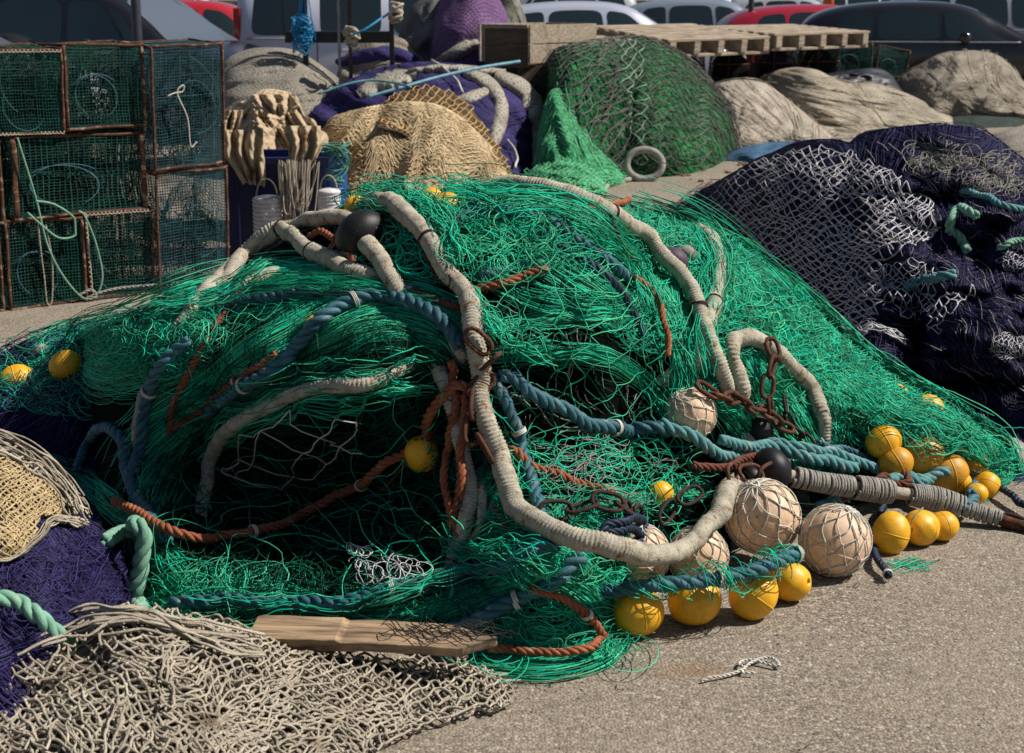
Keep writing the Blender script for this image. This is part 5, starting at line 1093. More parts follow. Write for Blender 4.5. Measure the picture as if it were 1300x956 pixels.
H4 = Heap([(1240, 200), (1262, 176), (1290, 165), (1330, 158), (1400, 160)], [(1240, 212), (1300, 225), (1400, 225)], d=1.4, back=1, k=1.9, lin=.3, rough=(.05, 50, 87))
h4 = netheap('cream_net_mound', 'cream mesh net mound at the right edge behind the navy heap', H4, ms)
H5 = Heap([(918, 200), (935, 190), (960, 184), (1000, 180), (1030, 182), (1066, 186)], [(918, 204), (960, 207), (1010, 203), (1066, 196)], d=.4, back=.3, k=1.7, lin=.4, relief=fold(89, 30, 10, .06, .1), rough=(.05, 30, 89))
netheap('slate_blue_net_strip', 'low slate blue net strip lying between the sand and navy heaps', H5, Mnet('slate_blue_net', (.05, .12, .22), (.02, .05, .10), .03, .45, .8, hi=(.10, .2, .32)))
H6 = Heap([(1170, 158), (1200, 150), (1240, 147), (1280, 150), (1310, 156)], [(1170, 160), (1230, 163), (1310, 160)], d=.5, back=.4, k=1.7, lin=.4, rough=(.08, 15, 90)); rg_ = netheap('dark_rag_net', 'dark greenish net scraps at the foot of the grey brown heap', H6, Mnet('dark_rag', (.05, .07, .06), (.02, .02, .02), .05, .5, 1.2))
# debris
for k, (x, y) in enumerate(((905, 219), (918, 216), (897, 223), (930, 222))):
    pass
a1 = Acc(); rg = np.random.default_rng(6)
for k in range(26):
    x = rg.uniform(870, 1000); y = rg.uniform(205, 232); w = Gp(x, y, 0); s = rg.uniform(.01, .035)
    a1.box((w[0], w[1], s*.3), (s*rg.uniform(1, 3), s, s*.6), rg.uniform(0, 3))
tag(a1.build('litter', MT['wood'], None, smooth=False), 'scattered brown litter on the paving right of the coarse green heap', 'litter', kind='stuff')
# ================================================================ wire fish traps
E1 = np.array([math.cos(R(36)), math.sin(R(36)), 0]); E2 = np.array([-E1[1], E1[0], 0])
m_wire = M('green_trap_netting', (.012, .085, .062), (.008, .045, .04), .6, 6, isl=.4, spec=.2)
m_wire2 = M('blue_green_trap_netting', (.03, .10, .13), (.02, .06, .07), .6, 6, isl=.4, spec=.2)
m_trust = M('orange_rusty_frame', (.13, .05, .028), (.045, .025, .018), .85, 30, spec=.2, bs=.6, bscale=90, dirt=(.30, .22, .15), dscale=22, damt=.4)
def make_trap(w, d, h, label, seed=1, cell=.0165, mat=None, band=True):
    e = empty('fish_trap', (0, 0, 0), label, 'fish trap', 'stacked wire fish traps'); rg = np.random.default_rng(seed)
    c = np.array([[x, y, z] for x in (0, w) for y in (0, d) for z in (.008, h-.008)], float)+rg.normal(0, .008, (8, 3))
    C = lambda a, b, g: c[a*4+b*2+g]
    def tri(u, v, q): # trilinear
        u, v, q = [np.asarray(t, float)[..., None] for t in (u, v, q)]
        return sum(C(a, b, g)*(u if a else 1-u)*(v if b else 1-v)*(q if g else 1-q) for a in (0, 1) for b in (0, 1) for g in (0, 1))
    acc = Acc(); s = np.linspace(0, 1, 14); z = np.zeros_like(s); o = z+1
    for a in (z, o):
        for b in (z, o):
            for path in (tri(s, a, b), tri(a, s, b), tri(a, b, s)):
                acc.add(*sweep(path+.007*np.stack([vn(s*5, z+rg.uniform(0, 99), 1)]*3, -1), .0085, 7))
    acc.build('frame', m_trust, e)
    acc = Acc(); t = np.linspace(0, 1, 12)
    def face(fn, lu, lv):
        ou = rg.uniform(0, 99)
        def dis(u, v): return u+.012*vn(u*4+ou, v*4, 3), v+.012*vn(u*4+ou, v*4, 7), -.018*np.sin(u*math.pi)*np.sin(v*math.pi)*rg.uniform(.6, 1.4)
        for k in np.linspace(0, 1, int(lu/cell)+1): u, v, q = dis(k+0*t, t); P_.append(fn(u, v, q))
        for k in np.linspace(0, 1, int(lv/cell)+1): u, v, q = dis(t, k+0*t); P_.append(fn(u, v, q))
    P_ = []
    face(lambda u, v, q: tri(u, 0*u-q/d, v), w, h); face(lambda u, v, q: tri(u, 0*u+1+q/d, v), w, h)
    face(lambda u, v, q: tri(0*u-q/w, u, v), d, h); face(lambda u, v, q: tri(0*u+1+q/w, u, v), d, h)
    face(lambda u, v, q: tri(u, v, 0*u+1+q/h), w, d); face(lambda u, v, q: tri(u, v, 0*u+.01), w, d)
    acc.tubes(np.array(P_), .0017, 3); acc.build('netting', mat or m_wire, e)
    acc = Acc(); ps = []                                   # inner funnel and divider
    for k in range(20):
        a = k/20*2*math.pi; ps.append(tri(.5+.46*np.cos(a)*(1-.6*t), .02+.5*t, .5+.46*np.sin(a)*(1-.6*t)))
    th = np.linspace(0, 2*math.pi, 12)
    for q in np.linspace(0, 1, 14): ps.append(tri(.5+.46*np.cos(th)*(1-.6*q), .02+.5*q+0*th, .5+.46*np.sin(th)*(1-.6*q)))
    for q in np.linspace(.05, .95, int(w/cell)): ps.append(tri(q+0*t, t, .5+.05*np.sin(t*7)))
    for q in np.linspace(.05, .95, int(d/cell)): ps.append(tri(t, q+0*t, .5+.05*np.sin(t*7)))
    for q in np.linspace(.05, .95, int(w/cell)): ps.append(tri(q+0*t, .6+.05*np.sin(t*7), t))
    for q in np.linspace(.05, .95, int(h/cell)): ps.append(tri(t, .6+0*t, q+0*t))
    acc.tubes(np.array(ps), .0018, 3); acc.build('funnel_net', m_wire, e)
    a2 = Acc(); n_ = 70; cc_ = rg.uniform(.12, .88, (n_, 3))*np.array([1, 1, .8]); t_ = np.linspace(0, 1, 26)[None]; ph_ = rg.uniform(0, 7, (n_, 1))
    u_ = [np.clip(cc_[:, k:k+1]+.22*vn(t_*3+ph_, ph_*(k+3), k), .04, .96) for k in range(3)]; a2.tubes(tri(*u_), .0026, 4); a2.build('tangled_twine', MT['green_core'] if seed % 2 else MT['blue_dark'], e)
    a3 = Acc()
    for q in range(2):
        f0 = rg.uniform(0, 7); t3 = np.linspace(0, 1, 26); cx3, cz3, r3 = rg.uniform(.3, .7), rg.uniform(.3, .7), rg.uniform(.2, .42)
        a3.tubes(tri(np.clip(cx3+r3*np.cos(f0+3.4*t3), .02, .98), 0*t3-.015-.03*(q % 2), np.clip(cz3+r3*np.sin(f0+3.4*t3*rg.uniform(.7, 1)), .02, .98)), .0022, 4)
    a3.build('mending_twine', MT['teal'] if seed % 2 else MT['greyrope'], e)
    if band:                                               # twisted white edging cord
        acc = Acc()
        for f in (lambda q: tri(q, 0*q-.01, 0*q+.985), lambda q: tri(0*q+.01, 0*q-.01, q), lambda q: tri(q, 0*q-.01, 0*q+.015)):
            q = np.linspace(0, 1, 130); p_ = f(q); a = q*110
            acc.add(*sweep(p_+np.stack([.006*np.cos(a), 0*a-.008, .006*np.sin(a)], -1), .0034, 5))
        acc.build('edging_cord', MT['cord'], e)
    return e
TA = make_trap(.40, .46, .46, 'x', 1); TB = make_trap(.40, .46, .46, 'x', 5, band=False); TC = make_trap(.43, .44, .69, 'x', 9, band=False, mat=m_wire2)
A0 = np.array(Gp(12., 394.)); used = set()
def put(src, off, z, label, fwd=0, sc=(1, 1, 1), yaw=0, base=None):
    o = src if src.name not in used else copy_tree(src); used.add(src.name) if o is src else None
    b = (A0 if base is None else base)+E1*off-E2*fwd; o.location = (b[0], b[1], z); o.rotation_euler = (0, 0, R(36+yaw)); o.scale = sc; o['label'] = label; return o
put(TB, .01, .0, 'wire fish trap at the bottom of the stack, second from the left', sc=(1.1, 1, 1.05))
put(TA, .46, .0, 'bottom row wire fish trap beside the tall traps, with a pale edging cord', sc=(.95, 1, 1.08))
put(TB, -.42, .0, 'wire fish trap at the bottom left edge of the photo', yaw=-2)
put(TB, .08, .485, 'wide wire fish trap in the middle row of the stack', sc=(1.9, 1, .96), yaw=1)
put(TB, -.42, .47, 'wire fish trap in the middle row at the left edge', sc=(1.1, 1, .98))
put(TA, .0, .93, 'top row wire fish trap bordered with twisted pale cord, left of the rusty joint', sc=(.92, 1, 1.0), yaw=-1)
put(TB, .39, .95, 'top row wire fish trap between the corded one and the tall one', sc=(1.15, 1, 1.0), yaw=0)
put(TA, -.46, .95, 'top row wire fish trap cut by the left edge', sc=(1, 1, .95))
put(TB, -.05, .94, 'wire fish trap in the top row of the rear stack', fwd=-.50, sc=(.95, 1, .98))
put(TB, .35, .94, 'wire fish trap in the rear stack behind the corded top one', fwd=-.50, sc=(.95, 1, .95))
put(TB, .0, .47, 'wire fish trap in the middle of the rear stack', fwd=-.50); put(TB, .42, .47, 'wire fish trap in the middle of the rear stack beside another', fwd=-.50)
put(TB, .0, .0, 'wire fish trap at the bottom of the rear stack', fwd=-.50); put(TB, .42, .0, 'wire fish trap at the bottom right of the rear stack', fwd=-.50)
put(TC, .86, .0, 'tall blue green wire fish trap on the paving at the right end of the stack', fwd=.04, sc=(1, 1, 1.0))
put(TC, .86, .71, 'tall wire fish trap topping the right end of the stack with a flat netted lid', fwd=.06, sc=(1, 1, .99), yaw=1)
# cord hanging on the traps
def free(pts3, r, name, label, mat, cat='cord', group=None, twist=False):
    p = resample(catmull(np.array(pts3), 160), .006)
    if twist: return tag(rope_mesh(p, r, 2, 6, 7, name, mat), label, cat, group)
    acc = Acc(); acc.add(*sweep(p, r, 7)); return tag(acc.build(name, mat, None), label, cat, group)
def fp(px, py, off): # point just in front of the trap face
    a = ray(px, py); n = -E2; d = (A0-E2*0+n*off-np.array([0, 0, CH])).dot(n)/a.dot(n); return a*d+np.array([0, 0, CH])
free([fp(x, y, .03) for x, y in ((45, 255), (70, 260), (95, 278), (96, 298), (75, 302), (52, 285), (35, 270))], .006, 'hanging_line', 'pale green cord looped over the edge of the middle trap', MT['mint'])
free([fp(x, y, .03) for x, y in ((22, 175), (45, 250), (60, 310), (80, 350), (105, 378), (122, 375), (130, 350), (122, 310), (108, 275), (100, 268))], .0052, 'hanging_line', 'long thin pale cord hanging in a loop down the traps', MT['mint'])
free([fp(x, y, .025) for x, y in ((48, 280), (52, 320), (56, 350), (60, 385), (66, 380), (66, 330), (58, 285))], .0045, 'hanging_line', 'twisted white cord hanging down the bottom trap', MT['cord'], twist=True)
free([fp(x, y, .03) for x, y in ((100, 375), (115, 368), (122, 376), (108, 380), (125, 372), (150, 366), (190, 362), (228, 360))], .008, 'lying_line', 'grey cord lying along the foot of the traps', MT['greyrope'], twist=True)
free([fp(x, y, .10) for x, y in ((213, 122), (222, 118), (232, 116), (233, 108), (225, 118), (238, 150), (242, 185), (250, 180))], .004, 'white_twine', 'loose white twine on the side of the topmost tall trap', MT['white'])
# ================================================================ blue bins, canvas, corks, hank
mblue = M('dark_blue_plastic', (.012, .02, .10), (.008, .012, .06), .45, 5, spec=.4, bs=.05); mblue2 = M('mid_blue_plastic', (.02, .10, .32), (.015, .06, .22), .4, 5, spec=.5)
def bin_(c, wx, wy, h, rot, label, name='blue_bin', mat=mblue, rim=.02, cat='bin'):
    e = empty(name, tuple(c), label, cat); t = .012; a = Acc(); c = np.array(c, float); cr, sr = math.cos(rot), math.sin(rot)
    def off(x, y, z): return (c[0]+x*cr-y*sr, c[1]+x*sr+y*cr, c[2]+z)
    for s in (-1, 1): a.box(off(0, s*(wy/2-t/2), h/2), (wx, t, h), rot); a.box(off(s*(wx/2-t/2), 0, h/2), (t, wy-2*t-.002, h-.004), rot)
    a.box(off(0, 0, .01), (wx-.03, wy-.03, .016), rot)
    for k in np.linspace(-.4, .4, 5): a.box(off(k*wx, -wy/2-.006, h*.45), (.018, .012, h*.8), rot)
    bevel(a.build('shell', mat, e, smooth=False), .004); a = Acc()
    for s in (-1, 1): a.box(off(0, s*(wy/2+.012), h-.025), (wx+.05, .02, .05), rot); a.box(off(s*(wx/2+.012), 0, h-.025), (.02, wy, .05), rot)
    bevel(a.build('rim', mat, e, smooth=False), .006); return e
g1 = Gp(345., 338.); bin_((g1[0], 10.2, 0), .62, .5, .66, R(4), 'dark blue plastic bin under the tan canvas pile')
g2 = P(420, 250, 10.0)
def bucket():
    e = empty('blue_bucket', (P(421, 210, 10.1)[0], 10.1, 0), 'blue plastic drum holding a tangle of pale green twine beside the canvas', 'drum')
    V, Q = lathe([(.0, 0.0), (.085, 0), (.09, .02), (.098, .38), (.10, .66), (.107, .665), (.107, .685), (.094, .685), (.094, .62), (.0, .60)], 32); V = V+np.array(e['_o']); mesh_np('drum_shell', V, Q, mblue2, e)
    t = np.linspace(0, 2*math.pi, 33)
    a = Acc()
    for z in (.2, .45): a.add(*sweep(np.array(e['_o'])+np.stack([.102*np.cos(t), .102*np.sin(t), z+0*t], -1), .006, 6))
    a.build('hoop', mblue2, e)
bucket()
def scribble(c, R0, n, r, name, label, mat, cat, sq=.5, hang=0, seed=1, group=None):
    rg = np.random.default_rng(seed); t = np.linspace(0, 1, 50)[None]; ph = rg.uniform(0, 7, (n, 1)); tu = rg.uniform(1, 2.5, (n, 1))*2*math.pi
    rr = R0*rg.uniform(.5, 1, (n, 1)); X = rr*np.cos(ph+tu*t)+R0*.3*vn(t*3+ph, ph*5, 2); Y = rr*.7*np.sin(ph+tu*t); Z = R0*sq*vn(t*4+ph, ph*3, 4)-hang*np.maximum(np.sin(ph*2+tu*t*.5), 0)
    a = Acc(); a.tubes(np.stack([c[0]+X, c[1]+Y, c[2]+Z], -1), r, 5); return tag(a.build(name, mat, None), label, cat, group)
cc = P(424, 192, 10.05); scribble(cc, .10, 16, .0035, 'mint_twine_tangle', 'tangle of pale green twine spilling from the blue drum', M('mint_twine', (.10, .36, .26), rough=.7, isl=.2), 'twine', .6, .16, 4)
f1 = fold(95, 70, 9, .085, 1.0); f2 = fold(96, 46, 7, .05, 2.25); f3 = fold(97, 26, 5, .022, .2)
CV = Heap([(280, 178), (284, 158), (292, 148), (298, 132), (316, 126), (326, 116), (346, 113), (372, 119), (378, 128), (386, 146), (398, 152), (404, 164), (414, 170), (420, 192)], [(280, 204), (300, 210), (325, 214), (346, 212), (370, 210), (395, 214), (420, 202)], d=.6, back=.35, k=1.6, lin=.45, nf=150, step=.75,
          relief=lambda px, py: f1(px, py)*np.clip(.4+vn(px/30, py/30, 8), 0, 1)*1.8+f2(px, py)*np.clip(.5-vn(px/30, py/30, 8), 0, 1)*1.8+f3(px, py)-.16*bl(px, py, 352, 175, 7, 22)-.10*bl(px, py, 318, 150, 16, 5), rough=(.02, 9, 96), Yadd=-4.6, zmin=.45)
def flap(pts, w0, w1, seed, parent):
    """a corner of canvas hanging in loose pleats"""
    g = catmull(pts, 50); m = 60; s = np.linspace(-1, 1, m); W = np.interp(np.linspace(0, 1, 50), [0, .5, 1], [w0, (w0+w1)*.62, w1]); t = np.linspace(0, 1, 50)[:, None]
    X = g[:, None, 0]+s*W[:, None]+2*vn(t*4, s[None]*2+seed, 3); Y = g[:, None, 1]+0*s+3.5*vn(s[None]*2.5+seed, t*2, 4)*t+1.5*np.sin(s*6+seed)*t
    D = g[:, None, 2]+.03*np.sin(s[None]*(9+3*t)+seed+1.5*t)+.03*vn(s[None]*3+seed, t*3, 6)+.02*np.abs(vn(s[None]*6, t*7+seed, 7))
    V = P(X, Y, D); i = np.arange(49)[:, None]*m; j = np.arange(m-1)[None]; Q = np.stack([i+j, i+j+1, i+m+j+1, i+m+j], -1).reshape(-1, 4)
    o = mesh_np('hanging_flap', V, Q, mcv, parent); sd_ = o.modifiers.new('cloth', 'SOLIDIFY'); sd_.thickness = .004; return o
mcv = M('tan_canvas', (.50, .40, .28), (.36, .27, .17), .9, 9, spec=.08, bs=.3, bscale=120, dirt=(.17, .08, .04), dscale=9, damt=.35)  # dark dirt patches also stand in for strong shadow in the folds
cvs = empty('canvas_pile', (float(CV.ridge[:, 0].mean()), 10.1, .5), 'crumpled tan canvas heaped on the dark blue bin', 'canvas'); CV.mesh('crumpled_canvas', mcv, cvs)
flap([(312, 165, 9.86), (310, 190, 9.82), (318, 216, 9.80), (322, 234, 9.80)], 24, 13, 1, cvs); flap([(385, 160, 9.86), (388, 185, 9.80), (384, 205, 9.78), (380, 226, 9.78)], 22, 12, 4, cvs)
flap([(345, 120, 9.98), (352, 132, 9.90), (356, 146, 9.88)], 26, 16, 7, cvs); flap([(296, 140, 9.95), (292, 160, 9.90), (292, 182, 9.88)], 13, 9, 9, cvs)
def cork(px, py, rpx, hpx, Y, label):
    c = P(px, py, Y); r = rpx/F*Y; h = hpx/F*Y; e = empty('ribbed_cork_float', (c[0], c[1], c[2]-h/2), label, 'net float', 'ribbed white floats hanging at the bin'); pr = [(.001, 0), (r*.7, 0)]
    for k in range(9): z0 = h*(.03+.94*k/9); pr += [(r*.93, z0), (r*1.0, z0+h*.03), (r*1.0, z0+h*.075), (r*.93, z0+h*.10)]
    pr += [(r*.8, h), (r*.3, h*1.03), (.001, h*1.03)]
    V, Q = lathe(pr, 24); mesh_np('ribbed_body', V+np.array(e['_o']), Q, MT['greywhite'], e)
    t = np.linspace(0, math.pi, 16); a = Acc(); a.add(*sweep(np.array(e['_o'])+np.stack([r*.7*np.cos(t), 0*t-.01, h+r*1.2*np.sin(t)], -1), .005, 6)); a.build('loop', MT['cord'], e)
cork(340, 275, 19, 52, 9.75, 'ribbed white float hanging left of the cord hank'); cork(418, 262, 15, 44, 9.85, 'ribbed white float hanging right of the cord hank')
a1 = Acc(); rg = np.random.default_rng(8)
for k in range(24):
    t = np.linspace(0, 1, 40); x0 = rg.uniform(352, 375); dx = rg.uniform(5, 42); y1 = rg.uniform(252, 292); ph = t*2-1
    X = x0+dx*t+4*vn(t*4, t*0+k, 2); Y = 205+(y1-205)*(1-np.abs(ph)**3)+3*vn(t*3, t*0+k, 4); a1.tubes(P(X, Y, 9.72+.03*rg.normal()+.03*vn(t*4, t*0+k, 5)), .0042, 5)
tag(a1.build('cord_hank', MT['cord']), 'hank of thin beige cord hanging between the two ribbed floats', 'cord hank')
# ================================================================ crate, pallets, pots at the back
def crate():
    c = P(690, 60, 15.6); e = empty('wooden_crate', (c[0], 15.6, .98), 'open wooden crate with its shaded left side coloured black standing beside the purple net bag', 'crate'); rot = R(38); a = Acc(); w, d, h = .80, .62, .36
    o = np.array([P(672, 60, 15.2)[0], 15.2, 1.0]); ex = np.array([math.cos(R(44)), math.sin(R(44)), 0]); ey = np.array([-ex[1], ex[0], 0])
    def slat(p, q, z, hh, t, acc):
        m = (p+q)/2; L_ = np.linalg.norm(q-p); acc.box((m[0], m[1], z+hh/2), (L_, t, hh), math.atan2(q[1]-p[1], q[0]-p[0]))
    for z in (0, .185): slat(o, o+ex*.92, 1.0+z, .175, .022, a)
    for z in (0, .185): slat(o+ey*.7, o+ey*.7+ex*.92, 1.0+z, .175, .022, a)
    for k in (.0, .89): slat(o+ex*(k+.01)+ey*.03, o+ex*(k+.01)+ey*.67, 1.0, .36, .02, a)
    bevel(a.build('boards', MT['wood_pale'], e, smooth=False), .003)
    a = Acc(); L0 = o-ex*.012+ey*.0
    for z in (0, .19): slat(L0, L0-ex*.30+ey*.28, .96+z, .185, .02, a)
    bevel(a.build('shade_dark_board', MT['wood_dark'], e, smooth=False), .003)  # dark wood puts the crate's left-side shade into the colour
    a = Acc(); a.box((o[0]+.2, o[1]+.45, .49), (.9, .6, .97), R(22)); s = bevel(a.build('wooden_box', MT['wood_dark'], None, smooth=False), .01); tag(s, 'dark box hidden under the open wooden crate', 'box')
crate()
def pallet(loc, rot, label, src=None, tilt=0):
    if src is not None: e = copy_tree(src)
    else:
        e = empty('wooden_pallet', (0, 0, 0), label, 'pallet', 'wooden pallets on the pots'); a = Acc(); L_, Wd = 1.5, 1.0
        for k in range(8): a.box((0, -Wd/2+.05+k*(Wd-.1)/7, .131), (L_, .078, .020))
        bevel(a.build('top_boards', MT['wood_pale'], e, smooth=False), .003); a = Acc()
        for x in (-.68, -.34, 0, .34, .68): a.box((x, 0, .07), (.085, Wd-.01, .098))
        bevel(a.build('stringers', MT['wood_pale'], e, smooth=False), .003); a = Acc()
        for y in (-.42, 0, .42): a.box((0, y, .009), (L_, .12, .02))
        bevel(a.build('bottom_boards', MT['wood_pale'], e, smooth=False), .003)
    e.location = loc; e.rotation_euler = (R(tilt), 0, rot); e.scale = (1.25, 1.35, 1.5); e['label'] = label; return e
pa = P(862, 62, 19.6); p1 = pallet((pa[0], 19.6, .98), R(42), 'bleached wooden pallet lying flat behind the coarse green net heap', tilt=6)
pb = P(1000, 62, 20.4); pallet((pb[0], 20.8, .98), R(40), 'bleached wooden pallet farther right over the dark pots', p1, 3)
pc = P(775, 70, 19.0); pallet((pc[0], 19.2, .93), R(38), 'bleached wooden pallet partly hidden behind the top of the green heap', p1, 3)
# dark pots and traps carrying them
def pot(px, Y, z, s, label, seed):
    e = empty('round_fish_pot', (P(px, 60, Y)[0], Y, z), label, 'fish pot', 'dark fish pots under the pallets'); rg = np.random.default_rng(seed); o = np.array(e['_o']); t = np.linspace(0, 2*math.pi, 33); r, h = .27*s, .48*s
    a = Acc()
    for q in (0, .5, 1): a.add(*sweep(o+np.stack([r*(1-.1*q)*np.cos(t), r*(1-.1*q)*np.sin(t), .01+h*q+0*t], -1), .010, 7))
    for k in range(6): an = k*math.pi/3+.3; a.add(*sweep(o+np.stack([np.linspace(r, r*.9, 6)*math.cos(an), np.linspace(r, r*.9, 6)*math.sin(an), np.linspace(.01, h, 6)], -1), .008, 6))
    a.build('frame', m_trust, e); a = Acc(); q = np.linspace(0, 1, 8)
    for k in range(52): an = k/52*2*math.pi; a.tubes(o+np.stack([r*(1-.1*q)*np.cos(an+.04*np.sin(q*6)), r*(1-.1*q)*np.sin(an), h*q], -1), .003, 3)
    for k in range(16): f = k/15; a.tubes(o+np.stack([r*(1-.1*f)*np.cos(t), r*(1-.1*f)*np.sin(t), h*f+0*t], -1), .003, 3)
    a.build('netting', M('black_pot_netting', (.02, .025, .03), rough=.7), e)
    V, Q = lathe([(.001, .02), (r*.8, .02), (r*.78, h*.5), (r*.5, h*.75), (.001, h*.8)], 20); V = V*(1+.1*vn(V[:, 0]*9, V[:, 1]*9+V[:, 2]*8, seed))[:, None]; mesh_np('stuffed_net', V+o, Q, MT['navy_core'] if seed % 2 else MT['green_core'], e)
for k, (px, Y, z, s, l) in enumerate(((928, 20.4, .50, 1.05, 'round dark fish pot with rusty hoops under the right end of the first pallet'), (985, 20.8, .50, 1.05, 'round dark fish pot under the farther pallet'), (1040, 21.2, .50, 1.05, 'round dark fish pot near the right end of the farther pallet'),
        (928, 20.4, 0, 1.0, 'round dark fish pot on the ground below another behind the pale heap'), (985, 20.8, 0, 1.0, 'round dark fish pot on the ground under the middle of the pallets'), (1040, 21.2, 0, 1.0, 'round dark fish pot on the ground right of the others under the pallets'), (868, 20.0, .5, 1.05, 'round dark fish pot behind the shoulder of the coarse green heap'), (868, 20.0, 0, 1.0, 'round dark fish pot on the ground behind the coarse green heap'))): pot(px, Y, z, s, l, k)
Ad = copy_tree(TB); Ad['label'] = 'dark wire trap stacked right of the pallets at the back'; Ad['group'] = 'dark wire traps at the back right'; Ad.location = (P(1062, 60, 21.2)[0], 21.2, .55); Ad.scale = (1.3, 1.2, 1.0); Ad.rotation_euler = (0, 0, R(10))
for k, (px, Y, z, l) in enumerate(((1062, 21.2, .08, 'dark wire trap low in the stack right of the pallets'), (1118, 21.4, .08, 'dark wire trap low beside the grey brown net heap'), (1112, 21.5, .50, 'tilted wire trap above the grey brown net heap'), (1000, 21.9, .55, 'dark wire trap behind the farther pallet'))):
    b_ = copy_tree(Ad); b_['label'] = l; b_.location = (P(px, 60, Y)[0], Y, z); b_.rotation_euler = (0, R(8) if k == 2 else 0, R(10+6*k))
TP = Heap([(800, 150), (830, 110), (870, 96), (930, 100), (1000, 104), (1060, 92), (1120, 88), (1150, 120)], [(800, 172), (950, 176), (1150, 168)], d=.7, back=.5, lin=.1, k=2.4, relief=fold(97, 20, 12, .12, .2), rough=(.1, 20, 97), Yadd=1.2)
tag(TP.mesh('dark_tarpaulin', M('dark_tarpaulin', (.014, .016, .03), (.008, .008, .012), .5, 6, spec=.4, bs=.4, bscale=14), None), 'dark crumpled tarpaulin between the pots and the pale net heaps', 'tarpaulin')
# ================================================================ cart frame with blue twine
def cart():
    Y = 15.4; a = Acc(); e = empty('black_cart_frame', (P(430, 60, Y)[0], Y, 0), 'black bar with upright posts in front of the white van', 'cart frame'); mk = M('black_paint', (.015, .015, .018), rough=.35, spec=.5)
    p, q = P(362, 44, Y), P(500, 50, Y); c = (p+q)/2; a.box(c, (q[0]-p[0], .08, .11)); bevel(a.build('bar', mk, e, smooth=False), .008); a = Acc(); a.box((c[0], Y, .45), (q[0]-p[0], .5, .06)); bevel(a.build('deck', mk, e, smooth=False), .008)
    for px, w, mt_ in ((387, .05, mk), (430, .025, MT['greyrope']), (444, .035, MT['wood_dark']), (497, .045, mk)):
        a = Acc(); pt = P(px, 0, Y-.03); a.box((pt[0], Y-.075, 1.1), (w, w, 2.2)); bevel(a.build('post', mt_, e, smooth=False), .004)
    for px in (375, 490):
        V, Q = lathe([(.05, -.04), (.2, -.04), (.22, -.02), (.22, .02), (.2, .04), (.05, .04)], 24); V = V[:, [0, 2, 1]]+np.array([P(px, 60, Y)[0], Y-.3, .22]); mesh_np('wheel', V, Q, MT['rubber'], e)
cart()
c3 = P(384, 38, 15.2); scribble(c3, .10, 22, .005, 'bright_blue_twine_knot', 'bright blue twine knotted round the left post of the black frame', mcy, 'twine', 1.6, .12, 5)
a1 = Acc()
for k in range(5): t = np.linspace(0, 1, 12); a1.tubes(P(378+4*k+3*np.sin(t*4+k), -30+75*t, 15.25), .006, 4)
tag(a1.build('hanging_blue_twine', mcy), 'strands of bright blue twine hanging down the left post of the black frame', 'twine')
free([P(494, -20, 15.2), P(496, 12, 15.2), P(480, 26, 15.0), P(462, 38, 14.9), P(448, 44, 14.9)], .011, 'blue_tie_rope', 'bright blue rope tied from the right post down to the heap', mcy)
c3 = P(446, 44, 15.0); scribble(c3, .07, 10, .012, 'pale_rope_knot', 'pale rope knot on top of the thin wooden post', MT['cord'], 'knot', 1.2, .05, 6)
c3 = P(502, 12, 15.1); scribble(c3, .06, 8, .013, 'pale_rope_knot', 'pale rope knot tied high on the right post', MT['cord'], 'knot', 1.4, .05, 7)
# ================================================================ parked cars and street things
def paint(name, c, rough=.25, met=0):
    m, nt, b = nodes(name); tc = coords(nt)
    col = mixc(nt, mathn(nt, 'MULTIPLY', noise(nt, tc, 3, 5, .6), .35), c, tuple(x*.75+.02 for x in c)); L(nt, col, b.inputs['Base Color'])
    b.inputs['Roughness'].default_value = rough; b.inputs['Metallic'].default_value = met; b.inputs['Coat Weight'].default_value = .5; b.inputs['Coat Roughness'].default_value = .08; return m
glass, nt, b_ = nodes('dark_car_glass'); b_.inputs['Base Color'].default_value = (.02, .034, .036, 1); b_.inputs['Roughness'].default_value = .06; b_.inputs['Specular IOR Level'].default_value = .8
wglass, nt, b_ = nodes('windscreen_glass'); b_.inputs['Base Color'].default_value = (.10, .12, .15, 1); b_.inputs['Roughness'].default_value = .1; b_.inputs['Specular IOR Level'].default_value = 1  # pale base colour stands in for sky reflected in the windscreen
mtrim = M('black_trim', (.015, .015, .016), rough=.5); mred = paint('red_lamp_glass', (.35, .01, .01), .15); mrim = M('alloy_rim', (.4, .4, .42), rough=.3, spec=.6); mlamp = paint('clear_lamp_glass', (.55, .57, .6), .1)
